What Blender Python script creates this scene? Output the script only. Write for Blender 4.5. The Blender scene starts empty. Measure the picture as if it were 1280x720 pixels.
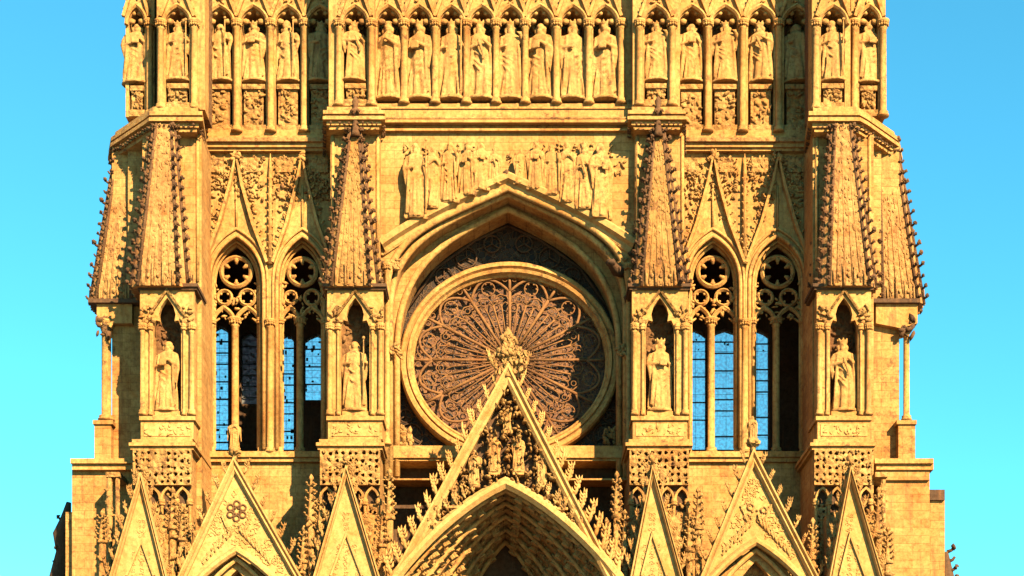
import bpy, math, random
from mathutils import Vector, Matrix, noise
from mathutils.geometry import tessellate_polygon
R = math.radians
C = bpy.context.scene.collection
D, F, CH, HOR = 90.0, 1944.0, 1.7, 1116.0      # camera distance, focal length (1280 px wide photo), eye height, horizon row
def sc(Y): return (D+Y)/F
def X(px, Y=0.0): return (px-640.0)*sc(Y)
def Z(py, Y=0.0): return CH+(HOR-py)*sc(Y)
def P(px, py, Y=0.0): return Vector((X(px,Y), Y, Z(py,Y)))

# ------------------------------------------------------------------ materials
def newmat(name):
    m = bpy.data.materials.new(name); m.use_nodes = True
    nt = m.node_tree; nt.nodes.clear()
    out = nt.nodes.new('ShaderNodeOutputMaterial'); b = nt.nodes.new('ShaderNodeBsdfPrincipled')
    nt.links.new(b.outputs[0], out.inputs[0])
    return m, nt, b, out
def N(nt, t, **k):
    n = nt.nodes.new(t)
    for a, v in k.items():
        if a in n.inputs: n.inputs[a].default_value = v
        else: setattr(n, a, v)
    return n
def stone(name, light, mid, dark, rough=.9, bump=.5, carve=0.0, ashlar=0.0, stain=.5, scale=1.0, crust=(.115,.052,.020)):
    light,mid=[tuple(c*k_ for c,k_ in zip(q,(.74,.645,.555))) for q in (light,mid)]
    m, nt, b, out = newmat(name); L = nt.links.new
    tc = N(nt,'ShaderNodeTexCoord'); geo = N(nt,'ShaderNodeNewGeometry')
    pos = geo.outputs['Position']
    n1 = N(nt,'ShaderNodeTexNoise'); n1.inputs['Scale'].default_value=.32*scale; n1.inputs['Detail'].default_value=6; n1.inputs['Roughness'].default_value=.65
    L(pos,n1.inputs['Vector'])
    r1 = N(nt,'ShaderNodeValToRGB'); e=r1.color_ramp.elements
    e[0].position=.34; e[0].color=(*mid,1); e[1].position=.62; e[1].color=(*light,1)
    L(n1.outputs[0], r1.inputs[0])
    n0 = N(nt,'ShaderNodeTexNoise'); n0.inputs['Scale'].default_value=.85; n0.inputs['Detail'].default_value=8; n0.inputs['Roughness'].default_value=.75; n0.inputs['Distortion'].default_value=.6; L(pos,n0.inputs['Vector'])
    r0 = N(nt,'ShaderNodeValToRGB'); e=r0.color_ramp.elements; e[0].position=.52; e[0].color=(1,1,1,1); e[1].position=.68; e[1].color=(.86,.58,.30,1); L(n0.outputs[0],r0.inputs[0])
    m0 = N(nt,'ShaderNodeMix', data_type='RGBA', blend_type='MULTIPLY'); m0.inputs[0].default_value=.75; L(r1.outputs[0],m0.inputs[6]); L(r0.outputs[0],m0.inputs[7])
    # fine mottling
    n2 = N(nt,'ShaderNodeTexNoise'); n2.inputs['Scale'].default_value=4.2; n2.inputs['Detail'].default_value=7; n2.inputs['Roughness'].default_value=.7
    L(pos,n2.inputs['Vector'])
    r2 = N(nt,'ShaderNodeValToRGB'); e=r2.color_ramp.elements
    e[0].position=.34; e[0].color=(*[c*.8 for c in dark],1); e[1].position=.54; e[1].color=(1,1,1,1)
    L(n2.outputs[0], r2.inputs[0])
    mx = N(nt,'ShaderNodeMix', data_type='RGBA', blend_type='MULTIPLY'); mx.inputs[0].default_value=.55
    L(m0.outputs[2],mx.inputs[6]); L(r2.outputs[0],mx.inputs[7])
    col = mx.outputs[2]
    # rain streaks and soot patches
    mp = N(nt,'ShaderNodeMapping'); mp.inputs['Scale'].default_value=(1.8,1.8,.14); L(pos,mp.inputs[0])
    n3 = N(nt,'ShaderNodeTexNoise'); n3.inputs['Scale'].default_value=1.3; n3.inputs['Detail'].default_value=8; n3.inputs['Roughness'].default_value=.72
    L(mp.outputs[0], n3.inputs['Vector'])
    r3 = N(nt,'ShaderNodeValToRGB'); e=r3.color_ramp.elements
    e[0].position=.53; e[0].color=(0,0,0,1); e[1].position=.68; e[1].color=(stain,)*3+(1,)
    L(n3.outputs[0], r3.inputs[0])
    m3 = N(nt,'ShaderNodeMix', data_type='RGBA'); L(r3.outputs[0], m3.inputs[0]); L(col,m3.inputs[6]); m3.inputs[7].default_value=(*crust,1)
    col = m3.outputs[2]
    n5 = N(nt,'ShaderNodeTexNoise'); n5.inputs['Scale'].default_value=2.6; n5.inputs['Detail'].default_value=9; n5.inputs['Roughness'].default_value=.78; n5.inputs['Distortion'].default_value=.4; L(pos,n5.inputs['Vector'])
    r5 = N(nt,'ShaderNodeValToRGB'); e=r5.color_ramp.elements
    e[0].position=.535; e[0].color=(0,0,0,1); e[1].position=.60; e[1].color=(min(1,stain*1.1),)*3+(1,)
    L(n5.outputs[0], r5.inputs[0])
    n6 = N(nt,'ShaderNodeTexNoise'); n6.inputs['Scale'].default_value=.38; n6.inputs['Detail'].default_value=3; L(pos,n6.inputs['Vector'])
    r6 = N(nt,'ShaderNodeValToRGB'); e=r6.color_ramp.elements; e[0].position=.44; e[0].color=(.12,.12,.12,1); e[1].position=.60; e[1].color=(1,1,1,1); L(n6.outputs[0],r6.inputs[0])
    m6 = N(nt,'ShaderNodeMath', operation='MULTIPLY'); L(r5.outputs[0],m6.inputs[0]); L(r6.outputs[0],m6.inputs[1])
    m5 = N(nt,'ShaderNodeMix', data_type='RGBA'); L(m6.outputs[0], m5.inputs[0]); L(col,m5.inputs[6]); m5.inputs[7].default_value=(crust[0]*.7,crust[1]*.62,crust[2]*.7,1)
    col = m5.outputs[2]
    hgt = None
    if ashlar:
        ax = N(nt,'ShaderNodeSeparateXYZ'); L(pos,ax.inputs[0])
        ad = N(nt,'ShaderNodeMath', operation='ADD'); L(ax.outputs[0],ad.inputs[0]); L(ax.outputs[1],ad.inputs[1])
        cb = N(nt,'ShaderNodeCombineXYZ'); L(ad.outputs[0],cb.inputs[0]); L(ax.outputs[2],cb.inputs[1])
        br = N(nt,'ShaderNodeTexBrick'); br.inputs['Scale'].default_value=1.0
        br.inputs['Brick Width'].default_value=1.05; br.inputs['Row Height'].default_value=.48; br.inputs['Mortar Size'].default_value=.018
        br.inputs['Mortar Smooth'].default_value=.4; br.inputs['Bias'].default_value=0
        br.inputs['Color1'].default_value=(1,1,1,1); br.inputs['Color2'].default_value=(.66,.56,.46,1); br.inputs['Mortar'].default_value=(.45,.36,.26,1)
        L(cb.outputs[0],br.inputs['Vector'])
        ma = N(nt,'ShaderNodeMix', data_type='RGBA', blend_type='MULTIPLY'); ma.inputs[0].default_value=ashlar
        L(col,ma.inputs[6]); L(br.outputs[0],ma.inputs[7]); col=ma.outputs[2]; hgt=br.outputs['Fac']
    L(col, b.inputs['Base Color'])
    b.inputs['Roughness'].default_value=rough
    b.inputs['Specular IOR Level'].default_value=.2
    n4 = N(nt,'ShaderNodeTexNoise'); n4.inputs['Scale'].default_value=4.5; n4.inputs['Detail'].default_value=10; n4.inputs['Roughness'].default_value=.8; L(pos,n4.inputs['Vector'])
    bp = N(nt,'ShaderNodeBump'); bp.inputs['Strength'].default_value=bump; bp.inputs['Distance'].default_value=.12
    L(n4.outputs[0],bp.inputs['Height']); nrm=bp.outputs[0]
    if carve:
        v = N(nt,'ShaderNodeTexVoronoi'); v.inputs['Scale'].default_value=3.4
        wv = N(nt,'ShaderNodeMix', data_type='VECTOR'); wv.inputs[0].default_value=.12
        L(pos,wv.inputs[4]); L(n2.outputs[1],wv.inputs[5]); L(wv.outputs[1],v.inputs['Vector'])
        b2 = N(nt,'ShaderNodeBump'); b2.inputs['Strength'].default_value=carve; b2.inputs['Distance'].default_value=.22; b2.invert=True
        L(v.outputs[0],b2.inputs['Height']); L(nrm,b2.inputs['Normal']); nrm=b2.outputs[0]
    if hgt is not None:
        b3 = N(nt,'ShaderNodeBump'); b3.inputs['Strength'].default_value=.5; b3.inputs['Distance'].default_value=.05; b3.invert=True
        L(hgt,b3.inputs['Height']); L(nrm,b3.inputs['Normal']); nrm=b3.outputs[0]
    L(nrm, b.inputs['Normal'])
    return m
LT, MD, DK = (.46,.310,.125), (.36,.195,.062), (.44,.27,.15)
M = {}
M['wall']   = stone('pale_limestone_ashlar', LT, MD, DK, bump=.45, ashlar=.6, stain=.6)
M['carved'] = stone('carved_limestone', LT, MD, (.30,.18,.10), bump=1.0, carve=.9, stain=.85)
M['trim']   = stone('limestone_moulding', (.47,.31,.12), (.37,.195,.060), (.42,.25,.13), bump=.6, stain=.75)
M['statue'] = stone('statue_limestone', (.47,.315,.13), (.38,.21,.068), (.38,.22,.11), bump=.9, stain=.7)
M['spire']  = stone('weathered_spire_stone', (.44,.28,.115), (.32,.165,.062), (.42,.27,.17), bump=1.0, carve=.5, stain=.9)
M['spirelight']=stone('pale_spire_stone',(.40,.255,.095),(.26,.135,.042),(.34,.22,.13),bump=.9,carve=.4,stain=.8)
M['crocket']= stone('sooty_crocket_stone', (.15,.085,.042), (.055,.030,.018), (.35,.24,.17), bump=.8, stain=.95)
M['nicheshade']  = stone('shade_browned_niche_stone', (.22,.125,.055), (.12,.062,.030), (.38,.26,.17), bump=1.0, carve=.6, stain=.9)  # brown tone paints shade into niche backs, outlining the statues
M['gold']   = stone('clean_gable_stone', (.46,.32,.135), (.37,.225,.078), (.60,.43,.28), bump=.4, stain=.18)
M['dark']   = stone('dark_stone', (.10,.062,.038), (.055,.032,.020), (.4,.3,.25), bump=.6, stain=.8)  # dark tone; behind openwork and gable carving it paints in shade
def glassmat(name, cols, scale, lead):
    m, nt, b, out = newmat(name); L=nt.links.new
    geo = N(nt,'ShaderNodeNewGeometry')
    v = N(nt,'ShaderNodeTexVoronoi'); v.inputs['Scale'].default_value=scale; L(geo.outputs['Position'],v.inputs['Vector'])
    sp = N(nt,'ShaderNodeSeparateColor'); L(v.outputs['Color'],sp.inputs[0])
    r = N(nt,'ShaderNodeValToRGB'); r.color_ramp.interpolation='CONSTANT'
    el=r.color_ramp.elements
    el[0].color=(*cols[0],1); el[1].position=1/len(cols); el[1].color=(*cols[1],1)
    for i in range(2,len(cols)):
        q=el.new(i/len(cols)); q.color=(*cols[i],1)
    L(sp.outputs[0], r.inputs[0])
    v2 = N(nt,'ShaderNodeTexVoronoi', feature='DISTANCE_TO_EDGE'); v2.inputs['Scale'].default_value=scale; L(geo.outputs['Position'],v2.inputs['Vector'])
    r2 = N(nt,'ShaderNodeValToRGB'); r2.color_ramp.elements[0].position=.03; r2.color_ramp.elements[0].color=(1,1,1,1); r2.color_ramp.elements[1].position=.10; r2.color_ramp.elements[1].color=(0,0,0,1)
    L(v2.outputs[0], r2.inputs[0])
    mx=N(nt,'ShaderNodeMix',data_type='RGBA'); L(r2.outputs[0],mx.inputs[0]); L(r.outputs[0],mx.inputs[6]); mx.inputs[7].default_value=(*lead,1)
    L(mx.outputs[2], b.inputs['Base Color']); b.inputs['Roughness'].default_value=.6; b.inputs['Specular IOR Level'].default_value=.12
    bp=N(nt,'ShaderNodeBump'); bp.inputs['Strength'].default_value=.8; bp.inputs['Distance'].default_value=.08; L(r2.outputs[0],bp.inputs['Height']); L(bp.outputs[0],b.inputs['Normal'])
    return m
M['rose']  = glassmat('dark_leaded_rose_glass', [(.095,.040,.024),(.055,.026,.020),(.13,.060,.032),(.04,.022,.018),(.10,.045,.028)], 7.5, (.17,.085,.036))
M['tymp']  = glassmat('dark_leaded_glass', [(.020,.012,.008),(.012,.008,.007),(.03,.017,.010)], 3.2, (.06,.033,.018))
m, nt, b, out = newmat('pale_blue_leaded_pane'); L=nt.links.new
tr=N(nt,'ShaderNodeBsdfTransparent'); geo=N(nt,'ShaderNodeNewGeometry')
nn=N(nt,'ShaderNodeTexNoise'); nn.inputs['Scale'].default_value=5.5; nn.inputs['Detail'].default_value=4; L(geo.outputs['Position'],nn.inputs['Vector'])
rr=N(nt,'ShaderNodeValToRGB'); e=rr.color_ramp.elements; e[0].position=.40; e[0].color=(.92,.78,.80,1); e[1].position=.56; e[1].color=(1,.98,.98,1); L(nn.outputs[0],rr.inputs[0]); L(rr.outputs[0],tr.inputs[0])
b.inputs['Base Color'].default_value=(.55,.6,.65,1); b.inputs['Roughness'].default_value=.2
ms=N(nt,'ShaderNodeMixShader'); ms.inputs[0].default_value=.15; L(tr.outputs[0],ms.inputs[1]); L(b.outputs[0],ms.inputs[2]); L(ms.outputs[0],out.inputs[0])
M['pane']=m
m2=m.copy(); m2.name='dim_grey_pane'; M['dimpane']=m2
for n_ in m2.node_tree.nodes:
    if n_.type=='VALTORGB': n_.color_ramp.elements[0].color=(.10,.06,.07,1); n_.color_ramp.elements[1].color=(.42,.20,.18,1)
m, nt, b, out = newmat('dark_iron'); b.inputs['Base Color'].default_value=(.03,.03,.035,1); b.inputs['Roughness'].default_value=.6; M['iron']=m
m, nt, b, out = newmat('square_paving'); L=nt.links.new
geo=N(nt,'ShaderNodeNewGeometry'); br=N(nt,'ShaderNodeTexBrick'); br.inputs['Scale'].default_value=1.2; L(geo.outputs['Position'],br.inputs['Vector'])
br.inputs['Color1'].default_value=(.12,.11,.10,1); br.inputs['Color2'].default_value=(.09,.085,.08,1); br.inputs['Mortar'].default_value=(.1,.09,.08,1)
L(br.outputs[0],b.inputs['Base Color']); b.inputs['Roughness'].default_value=.85; M['paving']=m

# ------------------------------------------------------------------ mesh builder
def _ico(sub):
    import bmesh
    bm=bmesh.new(); bmesh.ops.create_icosphere(bm, subdivisions=sub, radius=1)
    v=[x.co.copy() for x in bm.verts]; f=[[q.index for q in x.verts] for x in bm.faces]; bm.free(); return v,f
ICO1, ICO2, ICO3 = _ico(1), _ico(2), _ico(3)
class MB:
    def __init__(s): s.v=[]; s.f=[]; s.sm=[]
    def add(s, vs, fs, smooth=False):
        o=len(s.v); s.v.extend(tuple(v) for v in vs); s.f.extend([[i+o for i in f] for f in fs]); s.sm.extend([smooth]*len(fs)); return s
    def wbox(s,x0,x1,y0,y1,z0,z1):
        if x0>x1: x0,x1=x1,x0
        if y0>y1: y0,y1=y1,y0
        if z0>z1: z0,z1=z1,z0
        v=[(x0,y0,z0),(x1,y0,z0),(x1,y1,z0),(x0,y1,z0),(x0,y0,z1),(x1,y0,z1),(x1,y1,z1),(x0,y1,z1)]
        return s.add(v,[[0,3,2,1],[4,5,6,7],[0,1,5,4],[1,2,6,5],[2,3,7,6],[3,0,4,7]])
    def box(s,px0,px1,py0,py1,Y0,Y1):          # measured on its front face at depth Y0
        return s.wbox(X(px0,Y0),X(px1,Y0),Y0,Y1,Z(py1,Y0),Z(py0,Y0))
    def gbox(s,px0,px1,py0,Y0,Y1):             # down to the ground
        return s.wbox(X(px0,Y0),X(px1,Y0),Y0,Y1,0,Z(py0,Y0))
    def plate(s,outer,holes,Y0,Y1):            # polygon in photo rows/columns at depth Y0, pushed straight back to Y1
        loops=[[P(a,b,Y0) for a,b in outer]]+[[P(a,b,Y0) for a,b in h] for h in holes]
        flat=[[Vector((p.x,p.z,0)) for p in l] for l in loops]
        tris=tessellate_polygon(flat)
        pts=[p for l in loops for p in l]; n=len(pts)
        vs=pts+[Vector((p.x,Y1,p.z)) for p in pts]
        fs=[]
        for t in tris:
            a,b_,c=[pts[i] for i in t]
            cr=(b_.x-a.x)*(c.z-a.z)-(b_.z-a.z)*(c.x-a.x)
            if abs(cr)<1e-9: continue
            t=list(t) if cr>0 else list(t)[::-1]
            fs.append(t); fs.append([i+n for i in t[::-1]])
        o=0
        for li,l in enumerate(loops):
            k=len(l); area=sum(l[i].x*l[(i+1)%k].z-l[(i+1)%k].x*l[i].z for i in range(k))
            ccw=(area>0); 
            if li>0: ccw=not ccw
            for i in range(k):
                j=(i+1)%k
                q=[o+i,o+i+n,o+j+n,o+j]
                fs.append(q if ccw else q[::-1])
            o+=k
        return s.add(vs,fs)
    def mould(s,path,Y,prof,closed=False,world=False,smooth=False):   # prof: closed polygon of (outward n, depth y) in metres
        pts=[Vector(p) if world else P(p[0],p[1],Y) for p in path]; n=len(pts)
        rows=[]
        for i,p in enumerate(pts):
            if closed: a,c=pts[i-1],pts[(i+1)%n]
            else: a,c=pts[max(i-1,0)],pts[min(i+1,n-1)]
            def nr(u,v):
                d=Vector((v.x-u.x,0,v.z-u.z)); d.normalize() if d.length>1e-9 else None; return Vector((-d.z,0,d.x))
            n1=nr(a,p) if (p-a).length>1e-6 else nr(p,c); n2=nr(p,c) if (c-p).length>1e-6 else n1
            m_=(n1+n2); m_.normalize(); k=1/max(.4,m_.dot(n1))
            rows.append([p+m_*(k*q[0])+Vector((0,q[1],0)) for q in prof])
        k=len(prof); fs=[]
        for i in range(n if closed else n-1):
            j=(i+1)%n
            for q in range(k): fs.append([i*k+q,i*k+(q+1)%k,j*k+(q+1)%k,j*k+q])
        if not closed: fs.append(list(range(k))[::-1]); fs.append([(n-1)*k+q for q in range(k)])
        return s.add([v for r_ in rows for v in r_],fs,smooth)
    def tube(s,pts,rad,n=8,smooth=True):
        pts=[Vector(p) for p in pts]; m_=len(pts)
        if not isinstance(rad,(list,tuple)): rad=[rad]*m_
        vs=[]
        for i,p in enumerate(pts):
            d=(pts[min(i+1,m_-1)]-pts[max(i-1,0)]).normalized()
            u=d.cross(Vector((0,1,0))); 
            if u.length<.05: u=d.cross(Vector((1,0,0)))
            u.normalize(); w=d.cross(u)
            for k in range(n):
                a=2*math.pi*k/n; vs.append(p+(u*math.cos(a)+w*math.sin(a))*rad[i])
        fs=[[i*n+k,i*n+(k+1)%n,(i+1)*n+(k+1)%n,(i+1)*n+k] for i in range(m_-1) for k in range(n)]
        fs.append(list(range(n))[::-1]); fs.append([(m_-1)*n+k for k in range(n)])
        return s.add(vs,fs,smooth)
    def lathe(s,x,y,prof,n=12,rot=0,smooth=True):   # prof (z,r)
        vs=[(x+r_*math.cos(rot+2*math.pi*k/n),y+r_*math.sin(rot+2*math.pi*k/n),z) for z,r_ in prof for k in range(n)]
        m_=len(prof)
        fs=[[i*n+k,i*n+(k+1)%n,(i+1)*n+(k+1)%n,(i+1)*n+k] for i in range(m_-1) for k in range(n)]
        fs.append(list(range(n))[::-1]); fs.append([(m_-1)*n+k for k in range(n)])
        return s.add(vs,fs,smooth)
    def blob(s,c,size,ico=ICO1,rot=None,jit=0.0,rng=None,smooth=True):
        vs=[]
        for v in ico[0]:
            q=Vector((v.x*size[0],v.y*size[1],v.z*size[2]))
            if jit: q*=1+rng.uniform(-jit,jit)
            if rot: q=rot@q
            vs.append(q+Vector(c))
        return s.add(vs,ico[1],smooth)
    def build(s,name,mat,parent=None,label=None,kind=None):
        me=bpy.data.meshes.new(name); me.from_pydata(s.v,[],s.f); me.materials.append(M[mat] if isinstance(mat,str) else mat)
        me.polygons.foreach_set('use_smooth',s.sm); me.update()
        o=bpy.data.objects.new(name,me); C.objects.link(o)
        if parent: o.parent=parent
        if label: o['label']=label
        if kind: o['kind']=kind
        return o
def node(name,parent=None,label=None):
    o=bpy.data.objects.new(name,None); C.objects.link(o); o.empty_display_size=.5
    if parent: o.parent=parent
    if label: o['label']=label
    return o
def bez(p0,p1,p2,p3,n):
    return [tuple(((1-t)**3)*a+3*t*(1-t)**2*b_+3*t*t*(1-t)*c+t**3*d for a,b_,c,d in zip(p0,p1,p2,p3)) for t in [i/n for i in range(n+1)]]
def pointed(cx,hw,yt,ys,yb=None,n=7,k=.35):
    l=bez((cx-hw,ys),(cx-hw,ys-(ys-yt)*.62),(cx-hw*k,yt+(ys-yt)*.14),(cx,yt),n)
    r=[(2*cx-a,b_) for a,b_ in l[::-1][1:]]
    p=l+r
    if yb is not None: p=[(cx-hw,yb)]+p+[(cx+hw,yb)]
    return p
def trefoil(cx,hw,yt,ys,yb):
    """cusped pointed opening"""
    h=ys-yt
    l=[(cx-hw,yb),(cx-hw,ys+h*.25),(cx-hw*.96,ys-h*.02),(cx-hw*.80,ys-h*.22),(cx-hw*.52,ys-h*.18),(cx-hw*.60,ys-h*.42),(cx-hw*.46,ys-h*.68),(cx-hw*.22,ys-h*.86),(cx,yt)]
    return l+[(2*cx-a,b_) for a,b_ in l[::-1][1:]]
def roll(r,y=0,n=6,n0=0): return [(n0+r*math.cos(2*math.pi*k/n),y+r*math.sin(2*math.pi*k/n)) for k in range(n)]
rng=random.Random(7)
def carving(mb,px0,px1,py0,py1,Y,num,size,rg,mask=None,relief=.7):
    """leafy stone relief: jittered leaf lobes and bosses standing on the plane Y"""
    for _ in range(num):
        a,b_=rg.uniform(px0,px1),rg.uniform(py0,py1)
        if mask and not mask(a,b_): continue
        c=P(a,b_,Y); s_=size*rg.uniform(.55,1.3)
        rot=Matrix.Rotation(rg.uniform(0,math.pi),3,'Y')
        mb.blob(c+Vector((0,-s_*.1,0)),(s_*rg.uniform(.35,.6),s_*relief,s_*rg.uniform(.7,1.3)),ICO1,rot,.22,rg)
def openwork(name,px0,px1,py0,py1,Yf,dep,cell,rg,parent,mat='carved',rad=.34,skip=.1):
    """pierced stone screen: a plate drilled with uneven holes in front of a dark hollow"""
    hs=[]; nx=max(1,round((px1-px0)/cell)); ny=max(1,round((py1-py0)/cell)); cx,cy=(px1-px0)/nx,(py1-py0)/ny
    for j in range(ny):
        for i in range(nx):
            if rg.random()<skip: continue
            c=(px0+cx*(i+.5)+rg.uniform(-.10,.10)*cx,py0+cy*(j+.5)+rg.uniform(-.12,.12)*cy); r_=rad*min(cx,cy)*rg.uniform(.75,1.12); ph=rg.uniform(0,6)
            hs.append([(c[0]+r_*(1+.2*math.sin(3*t*math.pi/4.5+ph))*math.cos(t*math.pi/4.5),c[1]+r_*(1+.2*math.sin(3*t*math.pi/4.5+ph))*math.sin(t*math.pi/4.5)) for t in range(9)])
    mb=MB(); mb.plate([(px0,py0),(px1,py0),(px1,py1),(px0,py1)],hs,Yf,Yf+dep)
    for _ in range(int(nx*ny*.8)):
        a,b_=rg.uniform(px0+1,px1-1),rg.uniform(py0+1,py1-1); mb.blob(P(a,b_,Yf-.02),(.07,.10,.09),ICO1,None,.3,rg)
    return mb.build(name,mat,parent)
def scrolls(mb,Y,pts,size,rg):
    """vine scrolls in low relief round the given row/column points"""
    for a,b_ in pts:
        c=P(a,b_,Y-.02); s_=size*rg.uniform(.7,1.2); ph=rg.uniform(0,6.3); d=rg.choice((-1,1))
        mb.tube([c+Vector((s_*(1-t/11)*math.cos(ph+d*t*.62),0,s_*(1-t/11)*math.sin(ph+d*t*.62))) for t in range(10)],[s_*.14]*9+[s_*.2],5)
        for k in range(3): e=ph+d*k*1.3; mb.blob(c+Vector((s_*math.cos(e),0,s_*math.sin(e))),(s_*.2,s_*.2,s_*.34),ICO1,Matrix.Rotation(e,3,'Y'),.3,rg)
def crocket(mb,c,out,size,rg,up=1.0):
    """curled leaf: short stem and a knobbed head"""
    out=Vector(out).normalized(); c=Vector(c)
    h=c+out*size*.9+Vector((0,0,size*.35*up))
    mb.tube([c,c+out*size*.6+Vector((0,0,size*.02)),h],[size*.28,size*.22,size*.18],5)
    if rg.random()<.06: return
    side=Vector((-out.y,out.x,0)); side=side.normalized() if side.length>.1 else Vector((1,0,0))
    for u,v_,w_ in ((0,.05,.34),(.28,-.12,.24),(-.28,-.12,.24),(0,-.30,.2)):
        mb.blob(h+side*size*u+Vector((0,0,size*v_))+out*size*rg.uniform(-.1,.12),(size*w_,size*w_,size*w_*rg.uniform(.7,1.3)),ICO1,None,.35,rg)
def flame(mb,c,tilt,size,rg):
    """tall plume-like crocket leaf: leaves the bar sideways, then sweeps upright"""
    c=Vector(c); pts=[]; n=7; w=rg.uniform(.8,1.2)
    for i in range(n+1):
        t=i/n; pts.append(c+Vector((tilt*size*w*(.62*math.sin(t*1.75)), -size*.12*math.sin(t*3), size*t)))
    mb.tube(pts,[size*r_ for r_ in (.06,.085,.085,.075,.07,.06,.045,.010)],6)
    for i in (1,2,3,4,5):
        for sg in (-1,1):
            if rg.random()<.8:
                l_=rg.uniform(.14,.24)*size; mb.tube([pts[i],pts[i]+Vector((sg*l_*.6,-size*.05,l_*.5)),pts[i]+Vector((sg*l_*.75,-size*.07,l_*1.2))],[size*.06,size*.055,size*.008],5)

# ------------------------------------------------------------------ the setting
g=MB(); g.wbox(-3000,3000,-3000,3000,-.3,0); go=g.build('ground','paving'); go['kind']='structure'; go['label']='paved square'

cath=node('cathedral'); cath['category']='cathedral'
cath['label']='golden limestone Gothic cathedral front with rose window and crocketed gables'
# ------------------------------------------------------------------ statues
def statue_mesh(seed,kind='king',arm='book',plinth=True):
    rg=random.Random(seed); mb=MB(); ph=rg.uniform(0,6); k=rg.choice([6,7,8,9]); lean=rg.uniform(-.02,.02)
    secs=[(0,.150,.115,.10),(.03,.160,.125,.12),(.14,.150,.118,.12),(.30,.132,.108,.11),(.44,.124,.102,.09),(.55,.116,.094,.07),(.62,.104,.084,.04),(.70,.116,.085,.03),(.77,.128,.082,.02),(.81,.118,.074,.01),(.835,.075,.058,0),(.86,.043,.045,0),(.89,.036,.040,0)]
    n=48; vs=[]
    for z,rx,ry,A in secs:
        for i in range(n):
            a=2*math.pi*i/n
            f=1+A*math.sin(k*a+ph+z*3.2)+A*.5*math.sin((k+4)*a-ph*2+z*5)
            vs.append((rx*f*math.cos(a)+lean*math.sin(z*5),ry*f*math.sin(a),z))
    m_=len(secs); fs=[[i*n+q,i*n+(q+1)%n,(i+1)*n+(q+1)%n,(i+1)*n+q] for i in range(m_-1) for q in range(n)]
    fs+= [list(range(n))[::-1],[(m_-1)*n+q for q in range(n)]]
    mb.add(vs,fs)
    if plinth: mb.lathe(0,0,[(-.035,.17),(-.03,.18),(.0,.18),(.012,.16)],12)
    # head, face, hair
    hx=lean*-1; hz=.925
    mb.blob((hx,-.004,hz),(.048,.056,.066),ICO2); mb.blob((hx,.012,hz+.008),(.056,.056,.064),ICO2)
    mb.blob((hx,-.060,hz-.004),(.010,.013,.018)); mb.blob((hx,-.050,hz+.018),(.036,.013,.009))
    for sg in (-1,1): 
        mb.blob((hx+sg*.055,.0,hz-.03),(.02,.035,.05)); mb.blob((hx+sg*.02,-.047,hz+.005),(.009,.008,.006))
    mb.blob((hx,-.053,hz-.030),(.017,.009,.006))
    if rg.random()<.7 and kind!='veil': mb.blob((hx,-.045,hz-.058),(.032,.024,.045),ICO2)
    if kind=='king':
        mb.lathe(hx,0,[(hz+.03,.056),(hz+.05,.062),(hz+.07,.066),(hz+.072,.05)],14)
        for q in range(7):
            a=2*math.pi*q/7+.2; mb.blob((hx+.06*math.cos(a),.06*math.sin(a),hz+.082),(.013,.013,.026))
    elif kind=='bishop':
        mb.lathe(hx,0,[(hz+.03,.058),(hz+.06,.060),(hz+.10,.045),(hz+.14,.006)],10)
    elif kind=='veil':
        mb.blob((hx,.018,hz-.01),(.068,.062,.088),ICO2); mb.lathe(hx,0,[(hz+.04,.05),(hz+.075,.06),(hz+.08,.04)],12)
    elif kind=='angel':
        for sg in (-1,1):
            for q in range(6):
                t=q/5; mb.tube([(sg*.06,.07,.76),(sg*(.12+.07*t),.09,.80-.05*t),(sg*(.17+.05*t),.08,.66-.40*t)],[.03,.032,.014],6)
    def hand(p,d):
        p=Vector(p); mb.blob(p,(.022,.018,.024)); d=Vector(d).normalized()
        for q in range(4): mb.tube([p+Vector(((q-1.5)*.011,0,0)),p+Vector(((q-1.5)*.012,0,0))+d*(.034-.004*abs(q-1))],[.0075,.006],5)
        mb.tube([p,p+Vector((.02,-.008,.02))],[.008,.006],5)
    el={}
    for sg in (-1,1):
        s0=Vector((sg*.105,0,.79)); e=Vector((sg*(.15+rg.uniform(0,.02)),-.02,.63+rg.uniform(-.02,.02)))
        if arm=='raise' and sg>0: e=Vector((.16,-.03,.70)); h=Vector((.12,-.12,.80))
        elif arm=='staff' and sg>0: h=Vector((.13,-.13,.66))
        elif arm=='pray': h=Vector((sg*.015,-.135,.745))
        else: h=Vector((sg*.045,-.125,.64+.05*(sg>0)+rg.uniform(-.03,.03)))
        mb.tube([s0,(s0+e)/2+Vector((sg*.008,0,0)),e],[.042,.042,.038],8); mb.blob(e,(.039,.039,.039)); mb.tube([e,(e+h)/2,h],[.038,.031,.018],8)
        mb.tube([e+Vector((0,-.01,0)),e+Vector((-sg*.01,-.03,-.10)),e+Vector((-sg*.02,-.02,-.2-.1*rg.random()))],[.034,.028,.008],6)   # hanging sleeve
        hand(h,(-sg*.5,-.2,.6)); el[sg]=h
    if arm in('book',): mb.wbox(-.045,.045,-.165,-.135,.60,.70)
    if arm=='staff': mb.tube([(.13,-.14,.05),(.13,-.14,.98)],.010,6); mb.blob((.13,-.14,.99),(.025,.02,.03))
    if arm=='scroll': mb.tube([(-.03,-.145,.72),(.03,-.15,.52),(.02,-.14,.46)],[.018,.02,.018],6)
    # mantle edges and diagonal drapery folds across the front
    sg=rg.choice((-1,1))
    for q in range(rg.choice((2,3))):
        z0=.57-.10*q-rg.uniform(0,.05)
        mb.tube([(-sg*.11,-.055,z0+.07+.03*q),(-sg*.02,-.106-.006*q,z0-.02),(sg*.11,-.06,z0-.10-.05*q)],[.010,.013,.008],6)
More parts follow.
